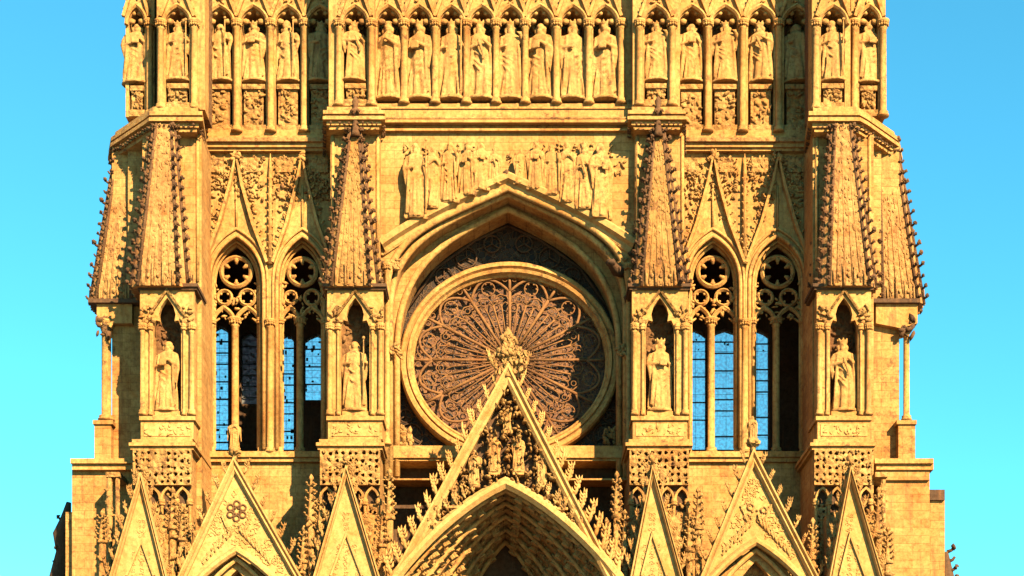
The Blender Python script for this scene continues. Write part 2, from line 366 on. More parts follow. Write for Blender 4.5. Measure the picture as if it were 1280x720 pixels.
    for q in range(6):
        xx=rg.uniform(-.09,.09); z0=rg.uniform(.25,.5); mb.tube([(xx*.8,-.100,z0),(xx,-.118,z0*.45),(xx*1.15,-.126,.02)],[.006,.012,.015],5)
    for sg in (-1,1): mb.tube([(sg*.09,-.06,.80),(sg*.11,-.085,.5),(sg*.125,-.085,.2),(sg*.13,-.07,.06)],[.012,.018,.02,.02],6)
    me=bpy.data.meshes.new('statue'); me.from_pydata(mb.v,[],mb.f)
    o=bpy.data.objects.new('tmp',me); C.objects.link(o)
    r_=o.modifiers.new('r','REMESH'); r_.mode='VOXEL'; r_.voxel_size=.0105; r_.use_smooth_shade=True
    dg=bpy.context.evaluated_depsgraph_get(); dg.update()
    me2=bpy.data.meshes.new_from_object(o.evaluated_get(dg)); bpy.data.objects.remove(o); bpy.data.meshes.remove(me)
    me2.materials.clear(); me2.materials.append(M['statue']); me2.name='statue'
    me2.polygons.foreach_set('use_smooth',[True]*len(me2.polygons))
    return me2
KINDS=[('king','book','crowned king statue holding a book'),('king','staff','crowned king statue holding a sceptre staff'),('king','scroll','crowned king statue with an unrolled scroll'),
       ('king','raise','crowned king statue with one hand raised'),('bishop','staff','tall hatted statue holding a staff'),('veil','pray','veiled crowned statue with joined hands'),
       ('angel','pray','winged angel statue with joined hands'),('plain','book','bareheaded robed statue holding a book'),('plain','staff','bareheaded robed statue leaning on a staff'),('angel','scroll','winged angel statue with a scroll')]
SM=[statue_mesh(11+i*3,k,a) for i,(k,a,_) in enumerate(KINDS)]
RM=[statue_mesh(61+i*5,k,a,False) for i,(k,a) in enumerate((('plain','staff'),('angel','pray'),('plain','raise'),('veil','book'),('king','scroll'),('plain','book')))]
def put_statue(v,px,py,Y,hpx,name='statue',parent=None,label=None,group=None,rz=0.0,wide=1.0):
    o=bpy.data.objects.new(name,SM[v] if name!='relief_figure' else RM[v%6]); C.objects.link(o)
    o.location=P(px,py,Y); s_=hpx*sc(Y); o.scale=(s_*wide,s_,s_); o.rotation_euler=(0,0,rz)
    if parent: o.parent=parent
    else: o['category']='statue'
    if label: o['label']=label
    if group: o['group']=group
    return o

# ------------------------------------------------------------------ gallery of kings
gal=node('statue_gallery',cath)
def colonnette(px,py0,py1,Y,rpx,parent,name='colonnette',mat='trim'):
    x=X(px,Y); r_=rpx*sc(Y); z0,z1=Z(py1,Y),Z(py0,Y); mb=MB(); h=z1-z0
    mb.lathe(x,Y,[(z0,r_*1.7),(z0+.10,r_*1.7),(z0+.16,r_*1.35),(z0+.26,r_*1.5),(z0+.34,r_),(z1-.5,r_*.96),(z1-.44,r_*1.25),(z1-.38,r_*1.0),(z1-.2,r_*1.35),(z1-.1,r_*1.8),(z1,r_*1.85)],12)
    rg=random.Random(int(px*7+py0))
    for k in range(7):
        a=math.pi+math.pi*k/6; 
        for zz in (z1-.28,z1-.15): mb.blob((x+r_*1.4*math.cos(a),Y+r_*1.4*math.sin(a),zz),(.07,.07,.09),ICO1,None,.25,rg)
    return mb.build(name,mat,parent)
ORD=['first','second','third','fourth','fifth','sixth','seventh','eighth']
def gallery(niches,hw,Yf,xl,xr,sill,ped,labels,variants,shade=None,top=-130):
    wl=MB()
    holes=[pointed(c,hw,12,32,sill-1,6) for c in niches]
    wl.plate([(xl,top),(xr,top),(xr,sill),(xl,sill)],holes,Yf,Yf+1.15)
    wl.build('arcade_wall','trim',gal)
    bk=MB(); bk.wbox(X(xl,Yf),X(xr,Yf),Yf+1.16,Yf+2.2,Z(sill,Yf),Z(top,Yf)); bk.build('niche_back','nicheshade',gal)
    cols=[niches[0]-(hw+6)]+[(a+b_)/2 for a,b_ in zip(niches,niches[1:])]+[niches[-1]+(hw+6)]
    cols=[c for c in cols if xl+2<c<xr-2]
    for c in cols: colonnette(c,26,sill,Yf-.12,4.2,gal)
    for i,c in enumerate(niches):
        am=MB(); path=pointed(c,hw+2.5,8,32,None,7)
        am.mould(path,Yf-.02,[(-.10,0),(-.10,-.16),(.0,-.26),(.09,-.22),(.13,0)])
        # cusps of the trefoiled head
        for dx,dy,w in ((-hw*.62,27,.24),(hw*.62,27,.24),(-hw*.40,17,.18),(hw*.40,17,.18)):
            am.blob(P(c+dx,dy,Yf+.12),(w,.16,w*.8),ICO1)
        # gablet above, with leaves
        am.mould([(c-hw-6,22),(c,-34),(c+hw+6,22)],Yf-.02,[(-.09,0),(-.09,-.2),(.09,-.24),(.12,0)])
        rg=random.Random(int(c))
        for t in (.15,.35,.55,.75): 
            for sg in (-1,1): crocket(am,P(c+sg*(hw+6)*(1-t),22-56*t,Yf-.1),(sg*.8,-.5,.4),.16,rg)
        carving(am,c-5,c+5,-20,4,Yf-.04,10,.13,rg)
        am.build('niche_arch','trim',gal)
        rg=random.Random(int(c*3)); bc=MB(); carving(bc,c-hw+2,c+hw-2,14,44,Yf+1.1,12,.2,rg,relief=.5); bc.build('niche_foliage','carved',gal)
        fy=sill-2
        if ped:
            pb=MB(); fy=ped
            pb.box(c-hw+1.5,c+hw-1.5,ped,ped+6,Yf-.05,Yf+1.1); pb.box(c-hw+3.5,c+hw-3.5,ped+6,sill-9,Yf+.12,Yf+1.1); pb.box(c-hw+.5,c+hw-.5,sill-9,sill-1,Yf-.06,Yf+1.1)
            rg=random.Random(int(c*5)); carving(pb,c-hw+4,c+hw-4,ped+8,sill-11,Yf+.12,24,.17,rg,relief=.8)
            pb.build('pedestal','carved',gal)
        hgt=(fy-33)*1.02
        put_statue(variants[i],c+rng.uniform(-.8,.8),fy-2,Yf+.36,hgt,'king_statue',None,labels[i],'statues in the upper gallery niches',rng.uniform(-.45,.45),1.15 if not ped else 1.36)
cn=[486,524,564,602,638,675,716,756]; var=[5,0,1,2,3,7,1,0]
gallery(cn,14.5,0.0,466,794,130,None,['%s, %s of eight above the big arch'%(KINDS[v][2],ORD[i]) for i,v in enumerate(var)],var)
for c,v,lb in ((444,2,'above the spire left of the rose'),(820,3,'above the spire right of the rose')):
    l_,r_=(411,468) if c==444 else (791,850)
    gallery([c],14.5,-1.0,l_,r_,133,104,[KINDS[v][2]+' '+lb],[v])
lb=[275,317,360,401]; lv=[8,0,4,1]
gallery(lb,15.5,2.0,246,424,165,105,['%s in the %s'%(KINDS[v][2],w) for v,w in zip(lv,['first niche above the dark windows','second niche above the dark windows','third niche above the dark windows','shaded fourth niche above the dark windows'])],lv)
rb=[864,906,951,996]; rv=[7,3,2,8]
gallery(rb,16,2.0,840,1018,165,105,['%s in the %s'%(KINDS[v][2],w) for v,w in zip(rv,['first niche above the blue windows','second niche above the blue windows','third niche above the blue windows','shaded fourth niche above the blue windows'])],rv)
gallery([222],15,-1.0,196,256,137,104,[KINDS[1][2]+' on the wide leftmost turret face'],[1])
gallery([171],10,.6,157,193,146,107,[KINDS[7][2]+' in the narrow leftmost niche'],[7])
gallery([1041],15,-1.0,1015,1063,137,104,[KINDS[4][2]+' on the wide rightmost turret face'],[4])
gallery([1086],12,.6,1064,1107,146,107,[KINDS[0][2]+' in the narrow rightmost niche'],[0])
# masses behind the gallery
mb=MB()
for a,b_,Y0,Y1 in ((412,470,1.25,3.6),(792,848,1.25,3.6),(197,256,1.25,4.2),(1016,1062,1.25,4.2),(158,189,2.85,12),(1085,1106,2.85,12)):
    mb.wbox(X(a,Y0-1.1),X(b_,Y0-1.1),Y0,Y1,Z(150,Y0),Z(-130,0))
mb.wbox(X(190,2),X(424,2),4.25,12,Z(286,3),Z(-130,0)); mb.wbox(X(840,2),X(1084,2),4.25,12,Z(286,3),Z(-130,0)); mb.wbox(X(424,2),X(840,2),2.25,6,Z(160,2),Z(-130,0))
mb.build('tower_core','wall',cath)

# ------------------------------------------------------------------ cornices (moulded slabs on a plan polygon)
def slab(name,plan,layers,mat='trim',leaves=0):
    """plan: open list (px,Y) of the outer line from one end to the other, layers: (z0,z1,projection)"""
    mb=MB()
    pts=[Vector((X(a,Y),Y)) for a,Y in plan]; fm=MB()
    for li,(z0,z1,pr) in enumerate(layers):
        off=[]
        for i,p in enumerate(pts):
            def nr(u,v): d=(v-u).normalized(); return Vector((d.y,-d.x))
            n1=nr(pts[i-1],p) if i else nr(p,pts[1]); n2=nr(p,pts[i+1]) if i<len(pts)-1 else n1
            m_=(n1+n2).normalized(); off.append(p+m_*(pr/max(.5,m_.dot(n1))))
        n=len(pts); vs=[(q.x,q.y,z0) for q in off]+[(q.x,q.y,z1) for q in off]
        back=[(off[-1].x,max(off[-1].y,off[0].y)+1.2),(off[0].x,max(off[-1].y,off[0].y)+1.2)]
        ring=[(q.x,q.y) for q in off]+back; k=len(ring)
        vs=[(a,b_,z0) for a,b_ in ring]+[(a,b_,z1) for a,b_ in ring]
        fs=[[i,(i+1)%k,k+(i+1)%k,k+i] for i in range(k)]
        fs.append(list(range(k))[::-1]); fs.append([k+i for i in range(k)])
        (fm if li==len(layers)//2 else mb).add(vs,fs)
    o=mb.build(name,mat,cath); fm.build('weathered_fillet','spire',o)
    if leaves:
        rg=random.Random(leaves); z=layers[1][0]-.02; lm=MB()
        for a,b_ in zip(pts,pts[1:]):
            d=b_-a; n=Vector((d.y,-d.x)).normalized(); L_=d.length; c=int(L_/.26)
            for i in range(c):
                q=a+d*((i+.5)/c)+n*.16; crocket(lm,(q.x,q.y,z+rg.uniform(-.1,.05)),(n.x,n.y,-.1),.17,rg)
        lm.build('leaf_frieze','crocket',o)
    return o
def zz(py,Y): return Z(py,Y)
# centre cornice
z0=Z(166,0)
slab('cornice',[(468,-.05),(794,-.05)],[(z0,z0+.12,.22),(z0+.12,z0+.34,.05),(z0+.34,z0+.50,.50),(z0+.50,z0+.62,.30),(z0+.62,z0+.72,.36),(z0+.72,z0+1.25,.18),(z0+1.25,z0+1.36,.26),(z0+1.36,z0+1.62,.08)])
for a,b_ in ((247,424),(840,1017)):
    z0=Z(191,2.2); slab('cornice',[(a,2.15),(b_,2.15)],[(z0,z0+.16,.2),(z0+.16,z0+.4,.35),(z0+.4,z0+.62,.55),(z0+.62,z0+.8,.4),(z0+.8,z0+1.22,.22)])
for a,b_ in ((411,474),(792,850)):
    z0=Z(163,-1.2); slab('cornice',[(a,2.2),(a,-1.3),(b_,-1.3),(b_,2.2)],[(z0,z0+.2,.0),(z0+.2,z0+.42,.12),(z0+.42,z0+.6,.34),(z0+.6,z0+.75,.22),(z0+.75,z0+.95,.32),(z0+.95,z0+1.25,.1)],leaves=3+a)
z0=Z(166,-1.2)
ly=[(z0,z0+.2,.0),(z0+.2,z0+.45,.12),(z0+.45,z0+.65,.38),(z0+.65,z0+.8,.24),(z0+.8,z0+1.02,.34),(z0+1.02,z0+1.4,.08)]
slab('cornice',[(143,3.2),(146,1.6),(186,-.9),(192,-1.3),(246,-1.3),(252,2.3)],ly,leaves=5)
slab('cornice',[(1012,2.3),(1018,-1.3),(1070,-1.3),(1078,-.9),(1116,1.6),(1120,3.2)],ly,leaves=6)

# ------------------------------------------------------------------ centre wall, great arch
AX=635
def great(xs,ys,ya,flat=1.0,n=16,bot=None):
    hw=AX-xs; sl=.46
    l=bez((xs,ys),(xs,ys-(ys-ya)*.58),(AX-hw*.62,ya+hw*.62*sl*flat),(AX,ya),n)
    r_=[(2*AX-a,b_) for a,b_ in l[::-1][1:]]; p=l+r_
    if bot: p=[(xs,bot)]+p+[(2*AX-xs,bot)]
    return p
cw=node('centre_bay',cath)
wl=MB(); wl.plate([(476,163),(796,163),(796,600),(476,600)],[great(485,372,238,bot=598)],0,.55); wl.build('wall','wall',cw)
steps=[(485,238,0.0,.4,372),(489.5,245,.4,1.5,392),(498,264,1.5,3.1,440)]
for i,(xs,ya,Ya,Yb,ys_) in enumerate(steps[1:]):
    o_=[(476,200),(796,200),(796,600),(476,600)]
    q=MB(); q.plate(o_,[great(xs,ys_,ya,bot=598)],Ya+.002,Yb); q.build('arch_order','wall',cw)
for i,(xs,ya,Ya,Yb,ys_) in enumerate(steps):
    q=MB(); q.mould(great(xs-.5,ys_,ya-.5,bot=596),Ya+.03,roll(.19,-.06,8,.06),smooth=True)
    q.mould(great(xs-4.5,ys_,ya-5,bot=596) if i==0 else great(xs-3.2,ys_,ya-3.5,bot=596),Ya+.01,roll(.08,-.04,6,.0),smooth=True); q.build('arch_roll','trim',cw)
# hood moulding with little leaves under it
hood=bez((478,309),(520,278),(580,250),(AX,226),14); hood=hood+[(2*AX-a,b_) for a,b_ in hood[::-1][1:]]
q=MB(); q.mould(hood,-.02,[(-.42,0),(-.40,-.14),(-.18,-.20),(-.05,-.50),(.22,-.56),(.30,-.5),(.34,-.2),(.36,0)]); q.mould([(a,b_+11) for a,b_ in hood],-.01,roll(.09,-.04,6),smooth=True); ho=q.build('hood_moulding','gold',cw)
rg=random.Random(5); q=MB()
for i in range(58):
    t=i/57; u=abs(t*2-1); px=AX+(t-.5)*2*150; 
    # walk the hood line
    j=min(len(hood)-2,int(t*(len(hood)-1))); f=t*(len(hood)-1)-j
    a=hood[j]; b_=hood[j+1]; c=P(a[0]+(b_[0]-a[0])*f,a[1]+(b_[1]-a[1])*f+9,-.06)
    q.blob(c,(.10,.13,.10),ICO1,None,.3,rg)
q.build('leaf_frieze','trim',ho)
q=MB(); q.lathe(X(AX-2),-.4,[(Z(226,0),.08),(Z(222,0),.22),(Z(219,0),.2),(Z(216,0),.04)],8); q.build('finial','crocket',ho)
# jamb shafts
for px,Yc in ((484,-.15),(1272-484+-2,-.15)): colonnette(px,330,556,Yc,3.4,cw)
for px in (494,778):
    for py,n_ in ((437,14),(330,16)):
        q=MB(); rg=random.Random(px+py); carving(q,px-6,px+6,py-8,py+8,-.1,n_,.22,rg); q.build('leaf_boss','carved',cw)
# beast head looking out at the right springing of the arch
q=MB(); rg=random.Random(3); c=P(770,338,-.2)
q.tube([c+Vector((.5,.5,.1)),c,c+Vector((-.25,-.5,.12)),c+Vector((-.35,-.95,.05))],[.34,.32,.26,.14],9); q.blob(c+Vector((-.35,-.8,.12)),(.28,.34,.2),ICO2,None,.1,rg)
for s_ in (-.12,.12): q.blob(c+Vector((-.3+s_,-.55,.34)),(.07,.1,.14))
q.build('carved_beast_head','dark',cw)

# relief figures above the arch
rf=node('relief_frieze',cath)
fr=[(521,0,178,282),(541,1,182,270),(561,2,177,262),(582,3,180,253),(602,5,178,246),(619,4,186,238),(652,2,186,238),(669,3,178,245),(689,0,180,253),(709,1,177,262),(729,4,180,271),(750,5,178,282)]
for i,(px,v,yt,yb) in enumerate(fr):
    put_statue(v,px+rng.uniform(-1.5,1.5),yb-7,-.34,yb-7-yt,'relief_figure',rf,None,None,rng.uniform(-.5,.5),.95 if yb-yt>80 else 1.15).scale.y*=.78
for px in (508,531,551,572,592,679,699,719,740,763):
    q=MB(); rg=random.Random(px); carving(q,px-2,px+2,180,200,-.02,7,.14,rg); q.build('leaf_spray','carved',rf)
for k,(px,py) in enumerate(((515,206),(775,214),(640,200))):
    q=MB(); rg=random.Random(px); carving(q,px-6,px+6,py-12,py+6,-.02,12,.15,rg); q.build('leaf_spray','carved',rf)

# ------------------------------------------------------------------ rose window
rose=node('rose_window',cath); RC=(637,450)
def ell(rx,ry,n=72,c=RC): return [(c[0]-rx*math.cos(2*math.pi*i/n),c[1]-ry*math.sin(2*math.pi*i/n)) for i in range(n)]
YT=3.1
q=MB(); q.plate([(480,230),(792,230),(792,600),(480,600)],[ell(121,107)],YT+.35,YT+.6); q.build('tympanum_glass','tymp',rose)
q=MB(); q.mould(ell(129,115),2.45,[(-.42,.55),(-.42,.34),(-.30,.22),(-.22,.02),(-.05,-.05),(.02,.1),(.12,-.08),(.32,-.05),(.42,.1),(.44,.8),(-.42,.8)],closed=True); q.build('stone_ring','trim',rose)
q=MB(); q.mould(ell(122.5,108.5),2.72,roll(.085,0,8),closed=True,smooth=True); q.build('inner_roll','trim',rose)
q=MB(); q.plate(ell(122,108),[],YT+.32,YT+.5); q.build('leaded_glass','rose',rose)
def rp(r_,a,Y=2.95): return P(RC[0]+r_*121*math.sin(a),RC[1]-r_*107*math.cos(a),Y)
M['rosestone']=stone('brown_tracery_stone',(.215,.118,.050),(.14,.070,.032),(.42,.28,.18),bump=.5,stain=.5)
q=MB(); q.tube([rp(.17,2*math.pi*i/36) for i in range(37)],.10,6); q.tube([rp(.07,2*math.pi*i/18) for i in range(19)],.08,6)
for k in range(12): a=2*math.pi*k/12; q.tube([rp(.07,a),rp(.17,a)],.06,5); q.tube([rp(.12,a+.26)+Vector((.11*math.cos(t*math.pi/4),0,.11*math.sin(t*math.pi/4))) for t in range(9)],.03,4)
q.build('hub','rosestone',rose)
def circ(q,c,r_,th,n=14): q.tube([c+Vector((r_*math.cos(2*math.pi*t/n),0,r_*math.sin(2*math.pi*t/n))) for t in range(n+1)],th,5)
for k in range(12):
    a=2*math.pi*k/12; w=math.pi/12; q=MB()
    q.tube([rp(.17,a),rp(.5,a),rp(.80,a)],[.085,.095,.105],6); q.tube([rp(.80,a),rp(.99,a)],[.10,.08],6)
    q.build('main_spoke','rosestone',rose)
    a+=w; q=MB()       # one petal between two main spokes
    q.tube([rp(.78+.16*math.cos((t/10-1)*math.pi/2*1.0) if 0 else .79+.17*math.sin(math.pi*t/10),a+w*(t/5-1)*(1 if 0<t<10 else 1)) for t in range(11)],.085,6)
    for sg in (-1,0,1): q.tube([rp(.18,a+sg*w*.5),rp(.45,a+sg*w*.5),rp(.66,a+sg*w*.5)],[.035,.04,.045] if sg else [.05,.055,.06],5)
    for j in range(4):
        u=a+w*(-.75+.5*j); q.tube([rp(.60,u-w*.25),rp(.655,u-w*.18),rp(.68,u),rp(.655,u+w*.18),rp(.60,u+w*.25)],.032,5)
        for rr_ in (.26,.34,.42,.50,.57): q.blob(rp(rr_,u),(.045,.04,.045),ICO1,None,.3,rng)
    for sg in (-1,1): q.tube([rp(.66,a+sg*w),rp(.745,a+sg*w*.85),rp(.77,a+sg*w*.5),rp(.745,a+sg*w*.15),rp(.66,a)],.045,5); circ(q,rp(.715,a+sg*w*.5),.15,.028,10)
    c=rp(.855,a); circ(q,c,.40,.04); 
    for t in range(6): q.blob(c+Vector((.32*math.cos(t*math.pi/3),0,.32*math.sin(t*math.pi/3))),(.07,.05,.07),ICO1)
    for sg in (-1,1): circ(q,rp(.945,a+sg*w*.80),.15,.03,10)
    q.build('petal_tracery','rosestone',rose)
q=MB()                 # iron saddle bars carrying the glass
for rr_ in (.30,.44,.58,.72,.88): q.tube([rp(rr_,2*math.pi*i/48,3.25) for i in range(49)],.018,4)
q.build('saddle_bars','iron',rose)
# tracery of the spandrels round the ring
q=MB()
for sg in (-1,1):
    for (a,b_,r_) in ((52,322,.62),(20,305,.5),(80,345,.5),(122,545,.75),(100,568,.5),(128,520,.4)):
        c=P(AX+sg*a,b_,YT+.2); q.tube([c+Vector((r_*math.cos(t*math.pi/8),0,r_*math.sin(t*math.pi/8))) for t in range(17)],.05,5)
        for t in range(3): q.tube([c,c+Vector((r_*math.cos(t*2.09+1.57),0,r_*math.sin(t*2.09+1.57)))],.04,5)
    q.tube([P(AX,282,YT+.2),P(AX+sg*40,300,YT+.2),P(AX+sg*90,335,YT+.2),P(AX+sg*128,390,YT+.2)],.09,6)
q.build('spandrel_tracery','dark',rose)
# ledge under the rose
q=MB(); q.box(488,784,557,572,1.2,3.0); q.box(488,784,572,576,1.35,3.0); q.build('ledge','trim',cw)
q=MB(); q.gbox(488,784,576,3.05,4.2); q.build('lower_wall','dark',cw)
for sg in (-1,1):
    q=MB(); rg=random.Random(9+sg); carving(q,AX+sg*128-8,AX+sg*128+8,535,556,2.4,22,.24,rg); q.build('leaf_boss','carved',cw)

# ------------------------------------------------------------------ buttresses with statue niches and spires
def spire(parent,cx,py0,py1,r0,r1,Yc,seed,dark='spire',ncro=16,lean=0,size=.34):
    rg=random.Random(seed); z0,z1=Z(py0,Yc)-.62,Z(py1,Yc); R0,R1=.93*r0*sc(Yc),.93*r1*sc(Yc); x0=X(cx,Yc); x1=X(cx+lean,Yc)
    plan=[(-.70,-.86),(.70,-.86),(1,-.62),(1,.62),(.70,.86),(-.70,.86),(-1,.62),(-1,-.62)]; n=8
    def at(i,t,k=1.0):
        r_=(R0*(1-t)+R1*t)*k; return Vector((x0*(1-t)+x1*t+plan[i][0]*r_,Yc+plan[i][1]*r_,z0+(z1-z0)*t))
    def face(i,u,t,out=0.0):
        a,b_=at(i,t),at((i+1)%n,t); q=a.lerp(b_,u); d=(b_-a).normalized(); return q+Vector((d.y,-d.x,0))*out
    mb=MB(); mb.add([at(i,0) for i in range(n)]+[at(i,1) for i in range(n)],[[k,(k+1)%n,n+(k+1)%n,n+k] for k in range(n)]+[list(range(n))[::-1],[n+k for k in range(n)]])
    for i in (0,2,6):       # worn rolls and scraps of relief on the broad faces
        for u in (.2,.4,.6,.8):
            t1=rg.uniform(.45,.85); mb.tube([face(i,u,.02),face(i,.5+(u-.5)*.9,t1*.5),face(i,.5+(u-.5)*.8,t1)],[.075,.055,.02],5)
        for _ in range(130):
            t=rg.random()**1.2; mb.blob(face(i,rg.uniform(.04,.96),t),(rg.uniform(.04,.09),.06,rg.uniform(.06,.2)),ICO1,None,.35,rg)
    mb.build('spire',dark,parent)
    for i in (0,1,2,7,3,6):
        cm=MB(); d=Vector((plan[i][0],plan[i][1]-.3,0)).normalized()
        cm.tube([at(i,0),at(i,1)],[.11,.08],6); ph=rg.uniform(.2,.5)
        for k in range(ncro):
            t=(k+ph)/ncro; crocket(cm,at(i,t)+Vector((0,0,rg.uniform(-.05,.05))),(d.x,d.y,.15),size*(1-.2*t)*rg.uniform(.75,1.2),rg)
        cm.build('crocketed_edge','crocket',parent)
    for i in (0,2,6):
        gm=MB()
        for u in (.12,.37,.63,.88): gm.tube([face(i,u,0,.06),face(i,u,0,.06)+Vector((0,0,1.0+.4*(.3<u<.7)))],[.085,.02],5)
        for u in (.25,.5,.75): gm.blob(face(i,u,.06,.04),(.12,.1,.16),ICO1,None,.3,rg)
        gm.build('foot_gablet','spire',parent)
def tabernacle(parent,cx,hw,seed,lab,v,Yf=-1.95):
    rg=random.Random(seed)
    l_,r_=cx-hw,cx+hw
    q=MB(); q.box(l_-4,r_+3,354,358,Yf-.25,.4); q.box(l_-2,r_+2,358,362,Yf-.12,.4); q.build('spire_base','dark',parent)
    q=MB(); q.plate([(l_+1,362),(r_-1,362),(r_-1,520),(l_+1,520)],[trefoil(cx,hw*.50,372,408,519)],Yf,Yf+.35); q.build('niche_front','trim',parent)
    q=MB(); q.box(l_+1.5,cx-hw*.52,362.5,519,Yf+.352,-.61); q.box(cx+hw*.52,r_-1.5,362.5,519,Yf+.352,-.61); q.box(l_+2,r_-2,362.5,374,Yf+.354,-.61); q.build('niche_side','wall',parent)
    for sg in (-1,1): 
        colonnette(cx+sg*hw*.88,405,519,Yf-.1,3.2,parent); colonnette(cx+sg*hw*.60,405,519,Yf-.06,1.8,parent)
    q=MB()
    for sg in (-1,1): carving(q,cx+sg*hw*.72-8,cx+sg*hw*.72+8,384,404,Yf-.05,16,.2,rg); q.mould([(cx-hw*.62,395),(cx,364),(cx+hw*.62,395)],Yf-.01,[(-.05,0),(-.05,-.14),(.08,-.16),(.1,0)])
    q.build('leaf_capital','carved',parent)
    q=MB(); q.box(cx-hw*.45,cx+hw*.45,514,521,Yf+.1,-.2); q.box(l_,r_,520,525,Yf-.22,.3); q.box(l_+2,r_-2,525,549,Yf-.08,.3); q.build('pedestal','trim',parent)
    q=MB(); q.box(l_+6,r_-6,530,545,Yf-.12,Yf-.06); carving(q,l_+8,r_-8,531,544,Yf-.12,26,.12,rg,relief=.35); q.build('pedestal_panel','gold',parent)
    q=MB(); rgx=rg; q.box(cx-hw*.5,cx+hw*.5,374,519,-.68,-.59); carving(q,cx-hw*.4,cx+hw*.4,400,440,-.7,18,.2,rg,relief=.5); q.build('niche_back','nicheshade',parent)
    put_statue(v,cx,514,Yf+.62,88,'niche_statue',None,lab,'large statues in the spired buttress niches',rng.uniform(-.3,.3),1.15)
def lower_block(parent,l_,r_,seed,Yf=-2.1):
    rg=random.Random(seed)
    q=MB(); q.box(l_-5,r_+5,553,557,Yf-.55,2.2); q.box(l_-3,r_+3,557,562,Yf-.38,2.2); q.box(l_-1,r_+1,549,553,Yf-.25,2.2); q.build('plinth_moulding','trim',parent)
    q=MB(); q.gbox(l_,r_,562,Yf,2.25); q.build('pier','wall',parent)
    w=(r_-l_)
    q=MB(); q.box(l_+1,r_-1,563,720,Yf-.02,Yf+.0); q.build('pier_back','dark',parent)  # dark sheet, painted shade showing through the pierced holes
    openwork('pierced_band',l_,r_,562,606,Yf-.42,.34,8.2,rg,parent,rad=.30)
    for i in range(4):
        a=l_+w*(i+.5)/4; q=MB(); q.mould(pointed(a,w/8*.86,612,626,None,5),Yf-.05,[(-.05,0),(-.05,-.34),(.07,-.38),(.09,0)]); q.build('blind_arch','trim',parent)
        if (i+seed)%2: openwork('pierced_panel',a-w/8*.7,a+w/8*.7,630,716,Yf-.32,.24,6.5,rg,parent,rad=.30)
        else:
            q=MB(); q.box(a-w/8*.62,a+w/8*.62,640,716,Yf-.2,Yf-.03); carving(q,a-4,a+4,628,716,Yf-.2,26,.16,rg,relief=.9); q.build('leaf_panel','carved',parent)
    for i in range(5):
        colonnette(l_+w*i/4+(1.5 if i==0 else -1.5 if i==4 else 0),624,790,Yf-.30,2.0,parent)
NB=[('inner',444,36,0),('inner',825,36,1),('outer',209,35,2),('outer',1055,35,3)]
labs=['robed statue leaning on a staff in the spired niche left of the rose','crowned statue with a book in the spired niche right of the rose','bareheaded statue with a book in the leftmost spired niche','crowned statue with a scroll in the rightmost spired niche']
for (kd,cx,hw,i),lab,v in zip(NB,labs,(8,0,7,2)):
    bt=node('buttress',cath)
    inner=kd=='inner'
    if inner: q=MB(); q.gbox(cx-31,cx+(31 if i==0 else 29),163,-.6,2.9); q.build('shaft','wall',bt)
    else:
        l_,r_=(178,252) if i==2 else (1016,1092)
        q=MB(); q.gbox(l_,r_,166,-.6,3.45); q.build('shaft','wall',bt)
    tabernacle(bt,cx,hw,40+i,lab,v)
    if inner: spire(bt,cx-3 if i==0 else cx-2,355,160,36,6.5,-1.0,50+i,'spirelight',lean=3 if i==0 else 0)
    elif i==2: spire(bt,cx-5,355,160,38,14,-1.0,50+i,lean=3)
    else: spire(bt,cx,355,160,38,14,-1.0,50+i,lean=-4)
    lower_block(bt,cx-hw-(8 if i in(0,2) else 2),cx+hw-(5 if i in (0,2) else 0),60+i)
    if inner:   # finial rising through the cornice
        q=MB(); rg=random.Random(i); x=X(cx-(0 if i==0 else 2),-1.6); z=Z(162,-1.6)
        q.lathe(x,-1.45,[(z-.3,.3),(z,.2),(z+.8,.15),(z+1.0,.32),(z+1.15,.3),(z+1.3,.12),(z+1.7,.2),(z+1.95,.05)],8)
        for k in range(6): a=k*math.pi/3; crocket(q,(x+.15*math.cos(a),-1.45+.15*math.sin(a),z+.9),(math.cos(a),math.sin(a),.1),.26,rg)
        q.build('finial','crocket',bt)
    # slender blind shafts on the wide faces
    q=MB(); rg=random.Random(i+90)
    l2,r2=(cx-31,cx+31) if inner else ((182,250) if i==2 else (1018,1090))
    for a in (l2+3,r2-3): q.tube([P(a,170,-.63),P(a,352,-.63)],.10,6)
    q.build('edge_roll','trim',bt)

